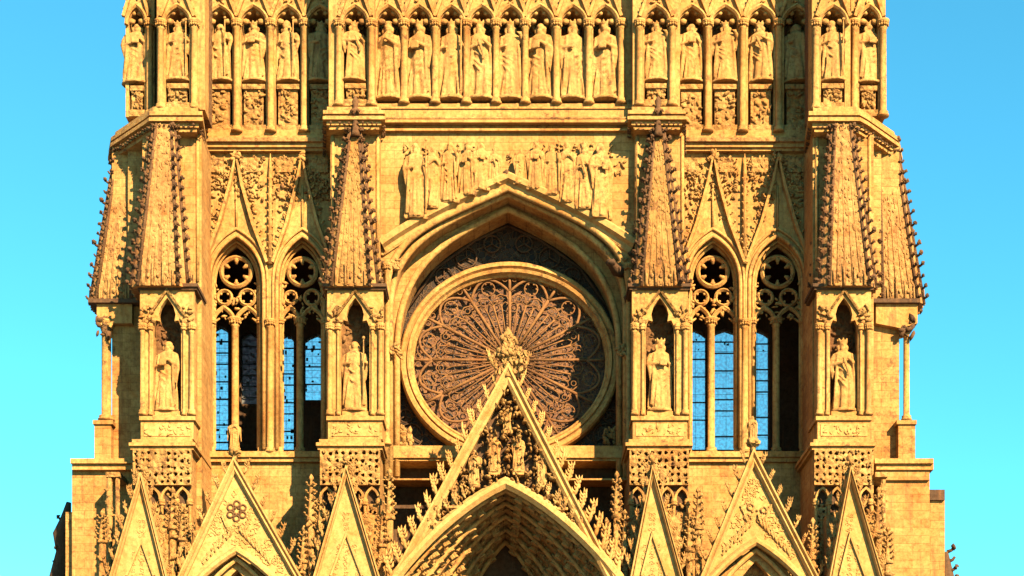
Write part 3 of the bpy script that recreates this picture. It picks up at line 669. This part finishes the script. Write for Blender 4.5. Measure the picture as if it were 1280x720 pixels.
# ------------------------------------------------------------------ corner masses beyond the outer buttresses
LK=[60,68,82,88,112,121,125,140,146,158,163,175,208,245,258]; RK=[1197,1190,1183,1167,1149,1147,1137,1124,1122,1105,1096,1090,1055,1020,1008]
def mp_r(v):
    for i in range(len(LK)-1):
        if LK[i]<=v<=LK[i+1]: t=(v-LK[i])/(LK[i+1]-LK[i]); return RK[i]+(RK[i+1]-RK[i])*t
    return RK[0] if v<LK[0] else RK[-1]
for side in (0,1):
    m_=(lambda v:v) if side==0 else mp_r; lb_='leftmost' if side==0 else 'rightmost'
    cb=node('corner_buttress',cath)
    q=MB(); q.box(m_(140),m_(182),182,574,1.4,11.9) if side==0 else q.box(m_(182),m_(140),182,577,1.4,11.9); q.build('plain_wall','wall',cb)
    # corbelled head carrying the outer spire
    q=MB(); a,b_=sorted((m_(121),m_(165)))
    q.plate([(a,378),(b_,378),(b_,404)]+([(m_(142),404),(m_(138),410),(a,404)] if side==0 else [(m_(138),410),(a,404)][:1]+[(a,404)]),[],1.0,3.2) if side==0 else q.plate([(a,378),(b_,378),(b_,404),(m_(138),410),(a,404)],[],1.0,3.2)
    q.build('corbel_head','trim',cb)
    q=MB(); a,b_=sorted((m_(110),m_(180))); q.box(a,b_,373,378,.75,3.4); q.build('spire_base','dark',cb)
    spire(cb,m_(148),374,175,33,14,2.2,70+side,lean=14 if side==0 else -14,size=.33)
    # lit rib beside the spire
    q=MB(); a,b_=sorted((m_(160),m_(178))); q.box(a,b_,182,373,.95,2.0); q.build('rib_wall','wall',cb)
    # column standing clear of the wall
    colonnette(m_(133) if side==0 else 1133,402,526,1.3,6.2 if side==0 else 4.0,cb)
    q=MB(); a,b_=sorted((m_(116),m_(141) if side==0 else 1121)); 
    if side: a,b_=1121,1146
    q.box(a,b_,525,530,.7,2.6); q.box(a+2,b_-2,530,574,.82,2.5); q.build('column_pedestal','wall',cb)
    q=MB(); rg=random.Random(side); carving(q,(a+b_)/2-8,(a+b_)/2+8,398,420,1.0,18,.25,rg); q.build('leaf_capital','crocket',cb)
    q=MB(); a,b_=sorted((m_(88),m_(168))); q.box(a,b_,573,579,.25,9); q.box(a+2,b_,579,587,.45,9); q.build('ledge','trim',cb)
    q=MB(); 
    if side==0: q.gbox(90,170,587,.8,10); q.gbox(82,90.5,640,1.4,10); q.build('pier','wall',cb)
    else: q.gbox(1100,1162,587,.8,10); q.box(1100,1162,587,600,.6,9); q.gbox(1161,1181,625,1.2,10); q.build('pier','wall',cb)
    q=MB(); rg=random.Random(77+side)
    if side==0:
        for t in range(4): crocket(q,P(79-t*1.5,650+t*19,4+.1*t),(-1,-.2,.3),.35,rg)
        q.tube([P(86,628,4),P(82,650,4),P(76,668,4.2),P(78,690,4.5),P(74,720,4.5),P(70,900,5)],[.15,.35,.5,.4,.6,1.0],8)
    else:
        q.tube([P(1180,690,4),P(1190,760,4.5),P(1192,900,5)],[.25,.6,.9],8)
        for t in range(6): crocket(q,P(1184+t*1.3,690+t*12,4),(1,-.2,.3),.45,rg)
        q.box(1161,1181,612,625,1.0,4)
    q.build('side_pinnacle','dark',cb)
    q=MB(); rg=random.Random(87+side)
    if side==0:
        for py in range(612,720,5): carving(q,133,141,py,py+4,-.9,2,.2,rg)
        q.tube([P(137,598,-.9),P(137,800,-.9)],.17,7); q.tube([P(147,592,-.9),P(147,800,-.9)],.13,7); q.box(132,150,590,596,-1.1,.85)
    else:
        q.tube([P(1104,600,-.9),P(1104,800,-.9)],.15,7); q.box(1094,1110,590,596,-1.1,.85)
        for py in range(612,720,5): carving(q,1099,1107,py,py+4,-.9,2,.2,rg)
    q.build('carved_strip','carved',cb)

# ------------------------------------------------------------------ side bays: twin traceried windows in an open tower room
def side_bay(xl,xr,wins,seed,openings,blank,rl,rr0):
    rg=random.Random(seed); bay=node('window_bay',cath); Yw=2.3
    holes=[pointed(c,hw,297,356,564,8,.42) for c,hw,_ in wins]
    q=MB(); q.plate([(xl,188),(xr,188),(xr,575),(xl,575)],holes,Yw,Yw+.45); q.build('wall','trim',bay)
    q=MB(); q.plate([(xl,188),(xr,188),(xr,575),(xl,575)],[pointed(c,hw-3.5,303,358,564,8,.42) for c,hw,_ in wins],Yw+.452,Yw+1.2); q.build('inner_order','wall',bay)
    q=MB(); q.box(xl,xr,564,571,Yw-.35,Yw+1.3); q.box(xl,xr,571,577,Yw-.2,Yw+1.3); q.build('sill','trim',bay)
    q=MB(); q.gbox(xl,xr,576,Yw+.05,Yw+1.2); q.build('lower_wall','wall',bay)
    # carved frieze strip at the top
    q=MB(); 
    nblk=4
    for i in range(nblk):
        a=xl+(xr-xl)*(i+.5)/nblk; q.box(a-11,a+11,197,215,Yw-.14,Yw+.1); carving(q,a-18,a+18,196,250,Yw-.03,120,.15,rg,relief=.9); carving(q,a-6,a+6,246,275,Yw-.02,10,.18,rg)
    q.build('leaf_frieze','carved',bay)
    for (c,hw,mul) in wins:
        w=node('window',None); w.parent=bay
        q=MB(); q.mould(pointed(c,hw+1,295,356,562,9,.42),Yw-.02,roll(.12,-.04,7,.02),smooth=True); q.mould(pointed(c,hw+6,286,352,562,9,.42),Yw-.02,roll(.09,-.04,6,.0),smooth=True); q.mould(pointed(c,hw-3,302,357,562,9,.42),Yw+.45,roll(.09,-.04,6,.0),smooth=True)
        q.build('arch_moulding','trim',bay)
        # gable over the window with crockets
        q=MB(); q.mould([(c-hw-6,330),(c-hw*.62,280),(c-hw*.22,232),(c,196),(c+hw*.22,232),(c+hw*.62,280),(c+hw+6,330)],Yw-.02,[(-.10,0),(-.08,-.34),(.08,-.36),(.12,0)])
        for i in range(12):
            t=(i+.5)/12
            for sg in (-1,1):
                yy=330-134*t; xx=c+sg*((hw+6)*(1-t)**1.15); crocket(q,P(xx+sg*2,yy,Yw-.25),(sg*.9,-.4,.3),.20,rg)
        carving(q,c-5,c+5,190,202,Yw-.3,9,.22,rg); q.build('window_gable','trim',bay)
        q=MB(); q.tube([P(c,232,Yw-.06),P(c,284,Yw-.06)],.07,5); q.build('gable_rib','trim',bay)
        # tracery
        Yt=Yw+.72
        q=MB()
        cy=340; r_=hw*.56
        q.mould([(c-r_*math.cos(2*math.pi*i/28),cy-r_*.98*math.sin(2*math.pi*i/28)) for i in range(28)],Yt,[(-.12,.14),(-.13,-.04),(0,-.16),(.13,-.04),(.12,.14)],closed=True)
        for k in range(6):
            a=k*math.pi/3+.52; q.blob(P(c+r_*.80*math.cos(a),cy-r_*.80*math.sin(a),Yt),(.17,.1,.17),ICO1)
            a2=a; q.tube([P(c+r_*.9*math.cos(a2),cy-r_*.9*math.sin(a2),Yt),P(c+r_*.52*math.cos(a2),cy-r_*.52*math.sin(a2),Yt)],[.16,.07],5)
        for sg in (-1,1):
            mc=mul+sg*(hw-3)/2 if True else 0; mc=(mul+(c+sg*(hw-3)))/2; mw=abs(c+sg*(hw-3)-mul)/2
            q.mould(pointed(mc,mw,384,408,None,7),Yt,[(-.11,.14),(-.13,-.03),(0,-.15),(.12,-.03),(.11,.14)])
            for s2 in (-1,1): q.tube([P(mc+s2*mw*.95,404,Yt),P(mc+s2*mw*.35,398,Yt)],[.13,.05],5); q.blob(P(mc+s2*mw*.55,391,Yt),(.11,.1,.13))
            qx=(mc*.75+c*.25)+sg*3; qr=mw*.62
            q.mould([(qx-qr*math.cos(2*math.pi*i/16),372-qr*1.0*math.sin(2*math.pi*i/16)) for i in range(16)],Yt,[(-.08,.12),(-.10,0),(0,-.12),(.10,0),(.08,.12)],closed=True)
            for k in range(4): a=k*math.pi/2+.78; q.blob(P(qx+qr*.7*math.cos(a),372-qr*.7*math.sin(a),Yt),(.09,.08,.09))
            carving(q,c+sg*hw*.80-3,c+sg*hw*.80+3,352,392,Yt,12,.17,rg); carving(q,c+sg*hw*.45-5,c+sg*hw*.45+5,384,400,Yt,6,.16,rg)
        carving(q,c-4,c+4,372,392,Yt,9,.17,rg)
        q.mould(pointed(c,hw-5,306,358,560,9,.42),Yt,[(-.10,.14),(-.12,0),(0,-.1),(.16,0),(.16,.14)])
        q.build('tracery','trim',w)
        colonnette(mul,398,566,Yt-.12,4.6,w,'mullion')
        colonnette(c-hw+3,398,566,Yt-.25,2.6,w,'jamb_shaft'); colonnette(c+hw-3,398,566,Yt-.25,2.6,w,'jamb_shaft')
    pc=(wins[0][0]+wins[0][1]+wins[1][0]-wins[1][1])/2
    colonnette(pc,400,566,Yw-.12,4.2,bay,'pier_shaft')
    # pinnacle between the gables
    q=MB(); q.tube([P(pc,330,Yw-.2),P(pc,215,Yw-.2),P(pc,192,Yw-.2)],[.16,.13,.02],6)
    for i in range(9): 
        for sg in (-1,1): crocket(q,P(pc,225+i*10,Yw-.25),(sg,-.3,.2),.17,rg)
    q.build('pinnacle','trim',bay)
    # the open room behind: back wall with its own lights
    rm=node('tower_room',None); rm.parent=bay; Yb=10.5
    x0,x1=X(xl,Yw),X(xr,Yw)
    x0,x1=X(rl,Yw),X(rr0,Yw); qx0=(x0/sc(Yb))+640; qx1=(x1/sc(Yb))+640
    hs=[[(a,y1),(a,y0+6),(a+(b_-a)*.2,y0+1.5),((a+b_)/2,y0-2),(b_-(b_-a)*.2,y0+1.5),(b_,y0+6),(b_,y1)] for a,b_,y0,y1 in openings]
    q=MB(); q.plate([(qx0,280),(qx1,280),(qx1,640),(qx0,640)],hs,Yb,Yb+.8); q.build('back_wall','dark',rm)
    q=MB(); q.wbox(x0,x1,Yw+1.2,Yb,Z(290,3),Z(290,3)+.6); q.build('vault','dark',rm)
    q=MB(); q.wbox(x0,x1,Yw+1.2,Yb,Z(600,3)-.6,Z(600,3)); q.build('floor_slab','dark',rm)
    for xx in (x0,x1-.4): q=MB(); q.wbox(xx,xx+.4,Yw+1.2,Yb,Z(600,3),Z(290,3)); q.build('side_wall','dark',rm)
    for a,b_,y0,y1 in openings:
        bw=node('back_window',None); bw.parent=bay
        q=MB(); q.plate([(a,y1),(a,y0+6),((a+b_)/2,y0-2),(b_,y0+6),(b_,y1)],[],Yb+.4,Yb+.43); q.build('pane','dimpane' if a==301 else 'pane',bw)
        q=MB(); nn_=max(2,round((b_-a)/9)) if blank else 2; [q.box(a+(b_-a)*k/nn_,a+(b_-a)*k/nn_+.25,y0+2,y1,Yb+.33,Yb+.37) for k in range(1,nn_)]; [q.box(a,b_,y0+k*9,y0+k*9+.22,Yb+.33,Yb+.37) for k in range(1,int((y1-y0)/9)) if blank or k%3==0]; q.build('lead_grid','iron',bw)
        q=MB(); yy=y0+14+rg.uniform(0,6)
        while yy<y1-6: q.box(a,b_,yy,yy+1.5,Yb+.30,Yb+.37); yy+=rg.choice((14,22,32))
        if blank:
            for _ in range(16):
                u,v_=rg.uniform(a+1,b_-2),rg.uniform(y0,y1-4); q.box(u,u+rg.uniform(1.5,4),v_,v_+rg.uniform(1.5,5),Yb+.30,Yb+.37)
        else:
            for _ in range(6):
                u,v_=rg.uniform(a+1,b_-2),rg.uniform(y0,y0+26) ; q.box(u,u+rg.uniform(1,2.5),v_,v_+rg.uniform(1,3),Yb+.30,Yb+.37)
        q.build('glazing_bar','iron',bw)
side_bay(246,421,[(295.5,33,294),(378,30.5,375)],101,[(263,285,408,562),(301,322,416,505),(348,367,418,562),(380,410,418,500)],True,190,421)
side_bay(838,1018,[(891,33,889),(972,34,970)],102,[(855,883,412,562),(890,925,412,562),(931,962,412,562)],False,838,1084)

# ------------------------------------------------------------------ portal gables
def gable(name,apex,left,right,bar,Yg,seed,arch=None,label=None,plume=.0,mat='gold',thick=.6,field=None):
    """steep gable: panel, raking bars, inner arch opening"""
    rg=random.Random(seed); gb=node(name,cath,label); ax,ay=apex
    def ext(p,yb): t=(yb-ay)/(p[1]-ay); return (ax+(p[0]-ax)*t,yb)
    YB=900; Lb,Rb=ext(left,YB),ext(right,YB)
    holes=([arch] if arch else [])+([field] if field else [])
    q=MB(); q.plate([(ax,ay+3),(Rb[0]-2,YB),(Lb[0]+2,YB)],holes,Yg,Yg+thick); q.build('gable_panel',mat,gb)
    q=MB(); w=bar*sc(Yg)
    q.mould([Lb,(ax,ay),Rb],Yg,[(-w,.0),(-w,-.16),(-w*.72,-.3),(-w*.45,-.18),(-w*.2,-.36),(.0,-.36),(.02,.5),(-w,.5)]); q.build('raking_bar','trim' if mat!='gold' else 'gold',gb)
    return gb,ext,rg
# central gable
carch=bez((455,800),(475,735),(560,640),(632,608),14); carch=carch+[(632+ (632-a)*1.02,b_) for a,b_ in carch[::-1][1:]]
Yc=-4.2
fld=[(635,480),(602,540),(563,607),(540,648),(552,648),(586,621),(632,596),(680,621),(715,648),(724,648),(702,607),(668,545)]
gb,ext,rg=gable('centre_gable',(635,456),(500,704),(764,712),12,Yc,201,arch=carch,mat='gold',thick=.75,field=fld)
# dark recessed field with openwork leaves
def in_gable(a,b_,m=14):
    if b_<480: return False
    l_=635-(b_-456)*.545+m; r_=635+(b_-456)*.505-m
    if not(l_<a<r_): return False
    # above the arch line
    for i in range(len(carch)-1):
        (x0,y0),(x1,y1)=carch[i],carch[i+1]
        if x0<=a<=x1: return b_<y0+(y1-y0)*(a-x0)/(x1-x0+1e-6)-9
    return False
q=MB(); q.plate([(635,478),(726,648),(690,648),(632,592),(580,648),(540,648)],[],Yc+.45,Yc+.9); q.build('tympanum_field','dark',gb)  # dark colour adds painted shade to gaps between figures and leaves
q=MB(); carving(q,530,740,482,660,Yc+.10,1700,.15,rg,lambda a,b_: in_gable(a,b_,11) and noise.noise(Vector((a*.14,b_*.14,1)))>-.12,relief=2.4); q.build('leaf_openwork','carved',gb)
for (px,v,yt,yb,w,lab) in ((618,5,542,590,1.0,'seated veiled crowned statue at the centre of the great gable'),(648,0,542,590,1.0,'bearded crowned statue with a book at the centre of the great gable'),
        (593,6,562,606,.95,'winged angel statue beside the veiled figure in the great gable'),(677,9,562,606,.95,'winged angel statue with scroll beside the bearded figure in the great gable'),
        (634,6,506,538,1.0,'small angel statue near the tip of the great gable'),(569,7,598,632,.9,'lowest statue on the sunlit slope of the great gable'),(703,8,600,634,.9,'lowest statue near the shadowed slope of the great gable')):
    put_statue(v,px,yb,Yc+.15,yb-yt,'gable_statue',None,lab,'statues in the great central gable',rng.uniform(-.3,.3),w)
    q=MB(); q.box(px-7,px+7,yb,yb+3,Yc-.15,Yc+.8); q.build('figure_bracket','trim',gb)
q=MB(); rg2=random.Random(31)
for sg in (-1,1):
    for i in range(9):
        t=i/8; a=632+sg*(40+84*t); b_=616+ (t**1.15)*72
        if in_gable(a,b_,10): flame(q,P(a,b_,Yc-.12),sg*.4,.9,rg2)
q.build('leaf_fringe','carved',gb)
# plumes on the raking bars
for sg,p in ((-1,(500,704)),(1,(764,712))):
    for i in range(15):
        yy=484+i*17; e=ext(p,yy); q=MB(); s_=.75+.35*rng.random()+.05*i
        flame(q,P(e[0]+sg*0,yy,Yc+.15),sg*rng.uniform(.22,.40),s_*.9,rng); q.build('crocket','gold',gb)
# crown-like finial
q=MB(); rg2=random.Random(8); c=P(635,452,Yc)
for k in range(8):
    a=2*math.pi*k/8+.2; crocket(q,c+Vector((0,0,.1)),(math.cos(a),math.sin(a),.15),.5,rg2); crocket(q,c+Vector((0,0,.95)),(math.cos(a+.3),math.sin(a+.3),.5),.40,rg2)
q.lathe(c.x,c.y,[(c.z-.9,.34),(c.z,.26),(c.z+.9,.2),(c.z+1.2,.34),(c.z+1.5,.28),(c.z+1.9,.05)],8)
for k in range(70):
    u=rg2.uniform(-1,1); h=rg2.uniform(-.8,1.3)
    q.blob(c+Vector((u*(1.15-abs(h-.1)*.65),rg2.uniform(-.35,.2),h)),(.12,.13,.19),ICO1,None,.3,rg2)
for k in range(9): flame(q,c+Vector((rg2.uniform(-.9,.9),-.2,rg2.uniform(-.6,.5))),rg2.choice((-1,1))*.4,1.0,rg2)
q.build('finial','carved',gb)
# arch orders and carved vault under the central gable
def off_arch(d,p=carch): return [(632+(a-632)*(1-d/160.0),b_+d*.85) for a,b_ in p]
q=MB(); q.mould(carch,Yc,[(-.12,.1),(-.16,-.2),(.05,-.42),(.28,-.42),(.36,-.15),(.5,0),(.5,.1)]); q.build('arch_moulding','gold',gb)
pt=node('portal_vault',cath)
for k in range(9):
    d0=k*9.5+6; Ya=Yc+.5+k*.74
    ring=off_arch(d0); outer=off_arch(d0-12)
    q=MB(); q.plate(outer+ring[::-1],[],Ya,Ya+.75); q.build('arch_order','wall',pt)
    if k%2==0: q=MB(); q.mould(ring,Ya,roll(.14,-.05,7),smooth=True); q.build('arch_roll','trim',pt)
    fig=off_arch(d0-4)
    acc=9.0*(k%2)
    for i in range(len(fig)-1):
        (a,b_),(a2,b2)=fig[i],fig[i+1]; L_=math.hypot(a2-a,b2-b_); acc+=L_
        if acc<19 or b_>745 or abs(a-632)<8: continue
        acc=0; sg=-1 if a<632 else 1
        o=put_statue((i*3+k)%10,a,b_+10,Ya-.05,21,'voussoir_figure',pt,None,None,0,1.5)
        o.rotation_euler=(0,sg*.55,sg*.3)
    q=MB(); rg3=random.Random(k)
    for i in range(len(fig)-1):
        for _ in range(5):
            t=rg3.random(); a=fig[i][0]*(1-t)+fig[i+1][0]*t; b_=fig[i][1]*(1-t)+fig[i+1][1]*t
            c=P(a,b_+rg3.uniform(-5,4),Ya-.02); q.blob(c,(.11,.12,.14),ICO1,Matrix.Rotation(rg3.random()*3,3,'Y'),.3,rg3)
    q.build('leaf_carving','carved',pt)
# side gables
for apex,l_,r_,ia,seed,fy in (((293,573),(226,717),(374,716),(296,690),211,525),((941,562),(879,712),(1019,716),(945,679),212,520)):
    Yg=-4.0
    ar=[(ia[0]-92,ia[1]+110)]+bez((ia[0]-75,ia[1]+70),(ia[0]-48,ia[1]+34),(ia[0]-24,ia[1]+14),ia,8)
    ar=ar+[(2*ia[0]-a,b_) for a,b_ in ar[::-1][1:]]
    # keep the opening inside the panel
    ax,ay=apex
    ar=[(max(ax+(l_[0]-ax)*(b_-ay)/(l_[1]-ay)+12,min(ax+(r_[0]-ax)*(b_-ay)/(r_[1]-ay)-12,a)),b_) for a,b_ in ar]
    gb,ext,rg=gable('side_gable',apex,l_,r_,9,Yg,seed,arch=ar,mat='gold')
    q=MB(); q.mould(ar,Yg,[(-.1,.1),(-.12,-.15),(.0,-.3),(.16,-.3),(.3,-.1),(.34,.1)]); q.mould([(ia[0]+(a-ia[0])*.82,b_+9) for a,b_ in ar],Yg+.35,roll(.13,0,7)); q.mould([(ia[0]+(a-ia[0])*.68,b_+17) for a,b_ in ar],Yg+.9,roll(.13,0,7)); q.build('arch_moulding','gold',gb)
    q=MB(); q.plate([(ia[0]+(a-ia[0])*.95,b_+4) for a,b_ in ar],[[(ia[0]+(a-ia[0])*.6,b_+22) for a,b_ in ar[1:-1]]],Yg+.61,Yg+1.2); q.build('arch_order','wall',gb)
    q=MB(); q.box(ia[0]-60,ia[0]+60,ia[1]+15,ia[1]+120,Yg+1.6,Yg+1.9); q.build('vault_back','carved',gb)
    # rosette and leaf relief in the panel
    q=MB(); rc=(apex[0]+3,apex[1]+(66 if seed==211 else 80))
    for k in range(6 if seed==211 else 4):
        a=k*math.pi/(3 if seed==211 else 2)+.5; c=P(rc[0]+(9 if seed==211 else 12)*math.cos(a),rc[1]-9*math.sin(a),Yg-.01); q.tube([c+Vector((.17*math.cos(t),-.02,.17*math.sin(t))) for t in [j*math.pi/5 for j in range(11)]],.055,5)
        q.blob(P(rc[0]+4*math.cos(a+.5),rc[1]-4*math.sin(a+.5),Yg),(.09,.1,.09))
    q.build('rosette','crocket' if seed==211 else 'carved',gb)
    q=MB()
    for sg in (-1,1):
        for i in range(8):
            t=i/7; flame(q,P(ia[0]+sg*(8+34*t),ia[1]-10+26*t-(10*(1-t)),Yg-.02),-sg*.35,.75-.25*t,rg)
            flame(q,P(ia[0]+sg*(6+14*t),ia[1]-14-34*t,Yg-.02),sg*.3,.5,rg) if 0<t<.75 else None
    for _ in range(90):
        yy=rg.uniform(ay+40,ay+150); f=(yy-ay); xx=rg.uniform(ax+(l_[0]-ax)*f/(l_[1]-ay)+13,ax+(r_[0]-ax)*f/(r_[1]-ay)-13)
        if yy>ia[1]-10+abs(xx-ia[0])*.62 or math.hypot(xx-rc[0],yy-rc[1])<17: continue
        scrolls(q,Yg,[(xx,yy)],.22,rg)
    q.build('leaf_relief','gold',gb)
    for sg,p in ((-1,l_),(1,r_)):
        for i in range(8):
            yy=apex[1]+20+i*20; e=ext(p,yy); q=MB(); flame(q,P(e[0],yy,Yg+.15),sg*.5,.7+.3*rng.random(),rng); q.build('crocket','carved',gb)
    q=MB(); c=P(apex[0],apex[1],Yg); q.lathe(c.x,c.y,[(c.z-.4,.22),(c.z+.2,.14),(c.z+.35,.3),(c.z+.5,.34),(c.z+.6,.3)],8)
    for k in range(6): a=k*math.pi/3; crocket(q,c+Vector((0,0,.15)),(math.cos(a),math.sin(a),.3),.34,rng)
    q.build('finial','carved',gb)
    put_statue(6 if seed==211 else 9,apex[0],apex[1]-13,Yg,apex[1]-13-fy,'finial_statue',None,'small winged statue standing on the tip of the gable before the %s'%('narrow dark windows' if seed==211 else 'blue windows'),'statues on the gable tips',.2,1.1)
# narrow gables in front of the buttresses
for apex,l_,r_,seed in (((433,583),(393,720),(474,720),221),((815,583),(788,720),(853,720),222),((177,592),(139,720),(209,720),223),((1062,584),(1036,720),(1102,720),224)):
    gb,ext,rg=gable('narrow_gable',apex,l_,r_,6.5,-4.6,seed,mat='gold',thick=1.2)
    q=MB(); c=P(apex[0],apex[1],-4.4); q.lathe(c.x,c.y,[(c.z-.4,.16),(c.z+.25,.08),(c.z+.4,.2),(c.z+.55,.18),(c.z+.8,.03)],8)
    for k in range(5): a=k*math.pi/2.5; crocket(q,c+Vector((0,0,.1)),(math.cos(a),math.sin(a),.2),.22,rg)
    q.build('finial','carved',gb)
    q=MB(); q.mould([(apex[0]+(l_[0]-apex[0])*.48,720),(apex[0],apex[1]+85),(apex[0]+(r_[0]-apex[0])*.48,720)],-4.62,[(-.05,0),(-.05,-.12),(.06,-.14),(.08,0)]); [scrolls(q,-4.6,[(apex[0]+u*2.2,apex[1]+yy_)],.10,rg) for yy_ in range(60,84,6) for u in (-1,1)]
    for yy_ in range(100,150,7):
        for u in (-.22,0,.22): scrolls(q,-4.6,[(apex[0]+(r_[0]-l_[0])*u*(yy_/137.)*.8,apex[1]+yy_)],.13,rg)
    q.build('inner_rib','gold',gb)
    for sg,p in ((-1,l_),(1,r_)):
        for i in range(7):
            yy=apex[1]+16+i*19; e=ext(p,yy); q=MB(); flame(q,P(e[0],yy,-4.3),sg*.35,.8+.25*rng.random(),rng); q.build('crocket','carved',gb)
# slender pinnacles between the gables
for px,py,s_ in ((389,596,1),(401,622,.8),(487,588,1.1),(478,640,.8),(771,592,1.0),(781,640,.9),(862,640,.9),(873,612,.9),(1016,650,.9),(1098,612,1),(1110,660,.8),(228,632,.8),(216,612,.9),(380,660,.8),(128,640,.7),(758,650,.8)):
    q=MB(); rg=random.Random(px); c=P(px,py,-3.4); 
    q.tube([c+Vector((0,0,-9)),c+Vector((0,0,-2.4*s_))],[.20,.20],8); q.lathe(c.x,c.y,[(c.z-2.5*s_,.30),(c.z-2.4*s_,.32),(c.z-2.2*s_,.24),(c.z-.2,.07),(c.z-.1,.16),(c.z,.12),(c.z+.15,.02)],6)
    for i in range(5):
        for k in range(4):
            a=k*math.pi/2+.6; t=i/5; crocket(q,(c.x+(.24-.16*t)*math.cos(a),c.y+(.24-.16*t)*math.sin(a),c.z-2.2*s_+t*2.1*s_),(math.cos(a),math.sin(a),.4),.2,rg)
    for k in range(3): carving(q,px-4,px+4,py+55+k*28,py+60+k*28,-3.6,5,.2,rg)
    q.build('pinnacle','carved',cath)
# portal masses under the gables
for a,b_,t in ((140,208,722),(392,476,722),(788,852,722),(1036,1102,722)): q=MB(); q.wbox(X(a,-4),X(b_,-4),-3.35,-2.12,0,Z(640,-4)); q.build('portal_pier','carved',cath)

# nave body and tower backs, behind everything seen
q=MB(); q.wbox(X(424,2.9),X(836,2.9),4.3,60,0,Z(200,4)); q.build('nave','wall',cath)
q=MB(); q.wbox(X(182,12),X(424,12),12.02,12.6,0,Z(620,12)); q.wbox(X(838,12),X(1092,12),12.02,12.6,0,Z(620,12)); q.build('tower_back','wall',cath)

# ------------------------------------------------------------------ light, sky, camera
AZ,EL=R(31),R(31)
sd=bpy.data.lights.new('sun','SUN'); sd.energy=5.0; sd.angle=R(.5); sd.color=(1,.76,.42)
so=bpy.data.objects.new('sun',sd); C.objects.link(so)
to=Vector((math.sin(AZ)*math.cos(EL),-math.cos(AZ)*math.cos(EL),math.sin(EL)))
so.rotation_euler=to.to_track_quat('Z','Y').to_euler(); so.location=to*200
w=bpy.data.worlds.new('World'); bpy.context.scene.world=w; w.use_nodes=True; nt=w.node_tree; nt.nodes.clear()
sk=nt.nodes.new('ShaderNodeTexSky'); sk.sky_type='NISHITA'; sk.sun_disc=False; sk.sun_elevation=EL; sk.sun_rotation=math.pi-AZ
sk.air_density=1.0; sk.dust_density=.2; sk.ozone_density=.35
tn=nt.nodes.new('ShaderNodeMix'); tn.data_type='RGBA'; tn.blend_type='MULTIPLY'; tn.inputs[0].default_value=1; tn.inputs[7].default_value=(.29,1.03,1.07,1)
bg=nt.nodes.new('ShaderNodeBackground'); bg.inputs[1].default_value=.05; wo=nt.nodes.new('ShaderNodeOutputWorld')
nt.links.new(sk.outputs[0],tn.inputs[6]); nt.links.new(tn.outputs[2],bg.inputs[0]); nt.links.new(bg.outputs[0],wo.inputs[0])
cd=bpy.data.cameras.new('camera'); cd.sensor_width=36; cd.lens=F/1280*36; cd.shift_y=(HOR-360)/1280; cd.clip_end=8000
co=bpy.data.objects.new('camera',cd); C.objects.link(co); co.location=(0,-D,CH); co.rotation_euler=(R(90),0,0); bpy.context.scene.camera=co
vs=bpy.context.scene.view_settings; vs.view_transform='Standard'; vs.look='None'; vs.gamma=1; vs.exposure=2.4
cy=bpy.context.scene.cycles; cy.use_denoising=True; cy.max_bounces=6; cy.diffuse_bounces=1; cy.glossy_bounces=2; cy.transparent_max_bounces=16
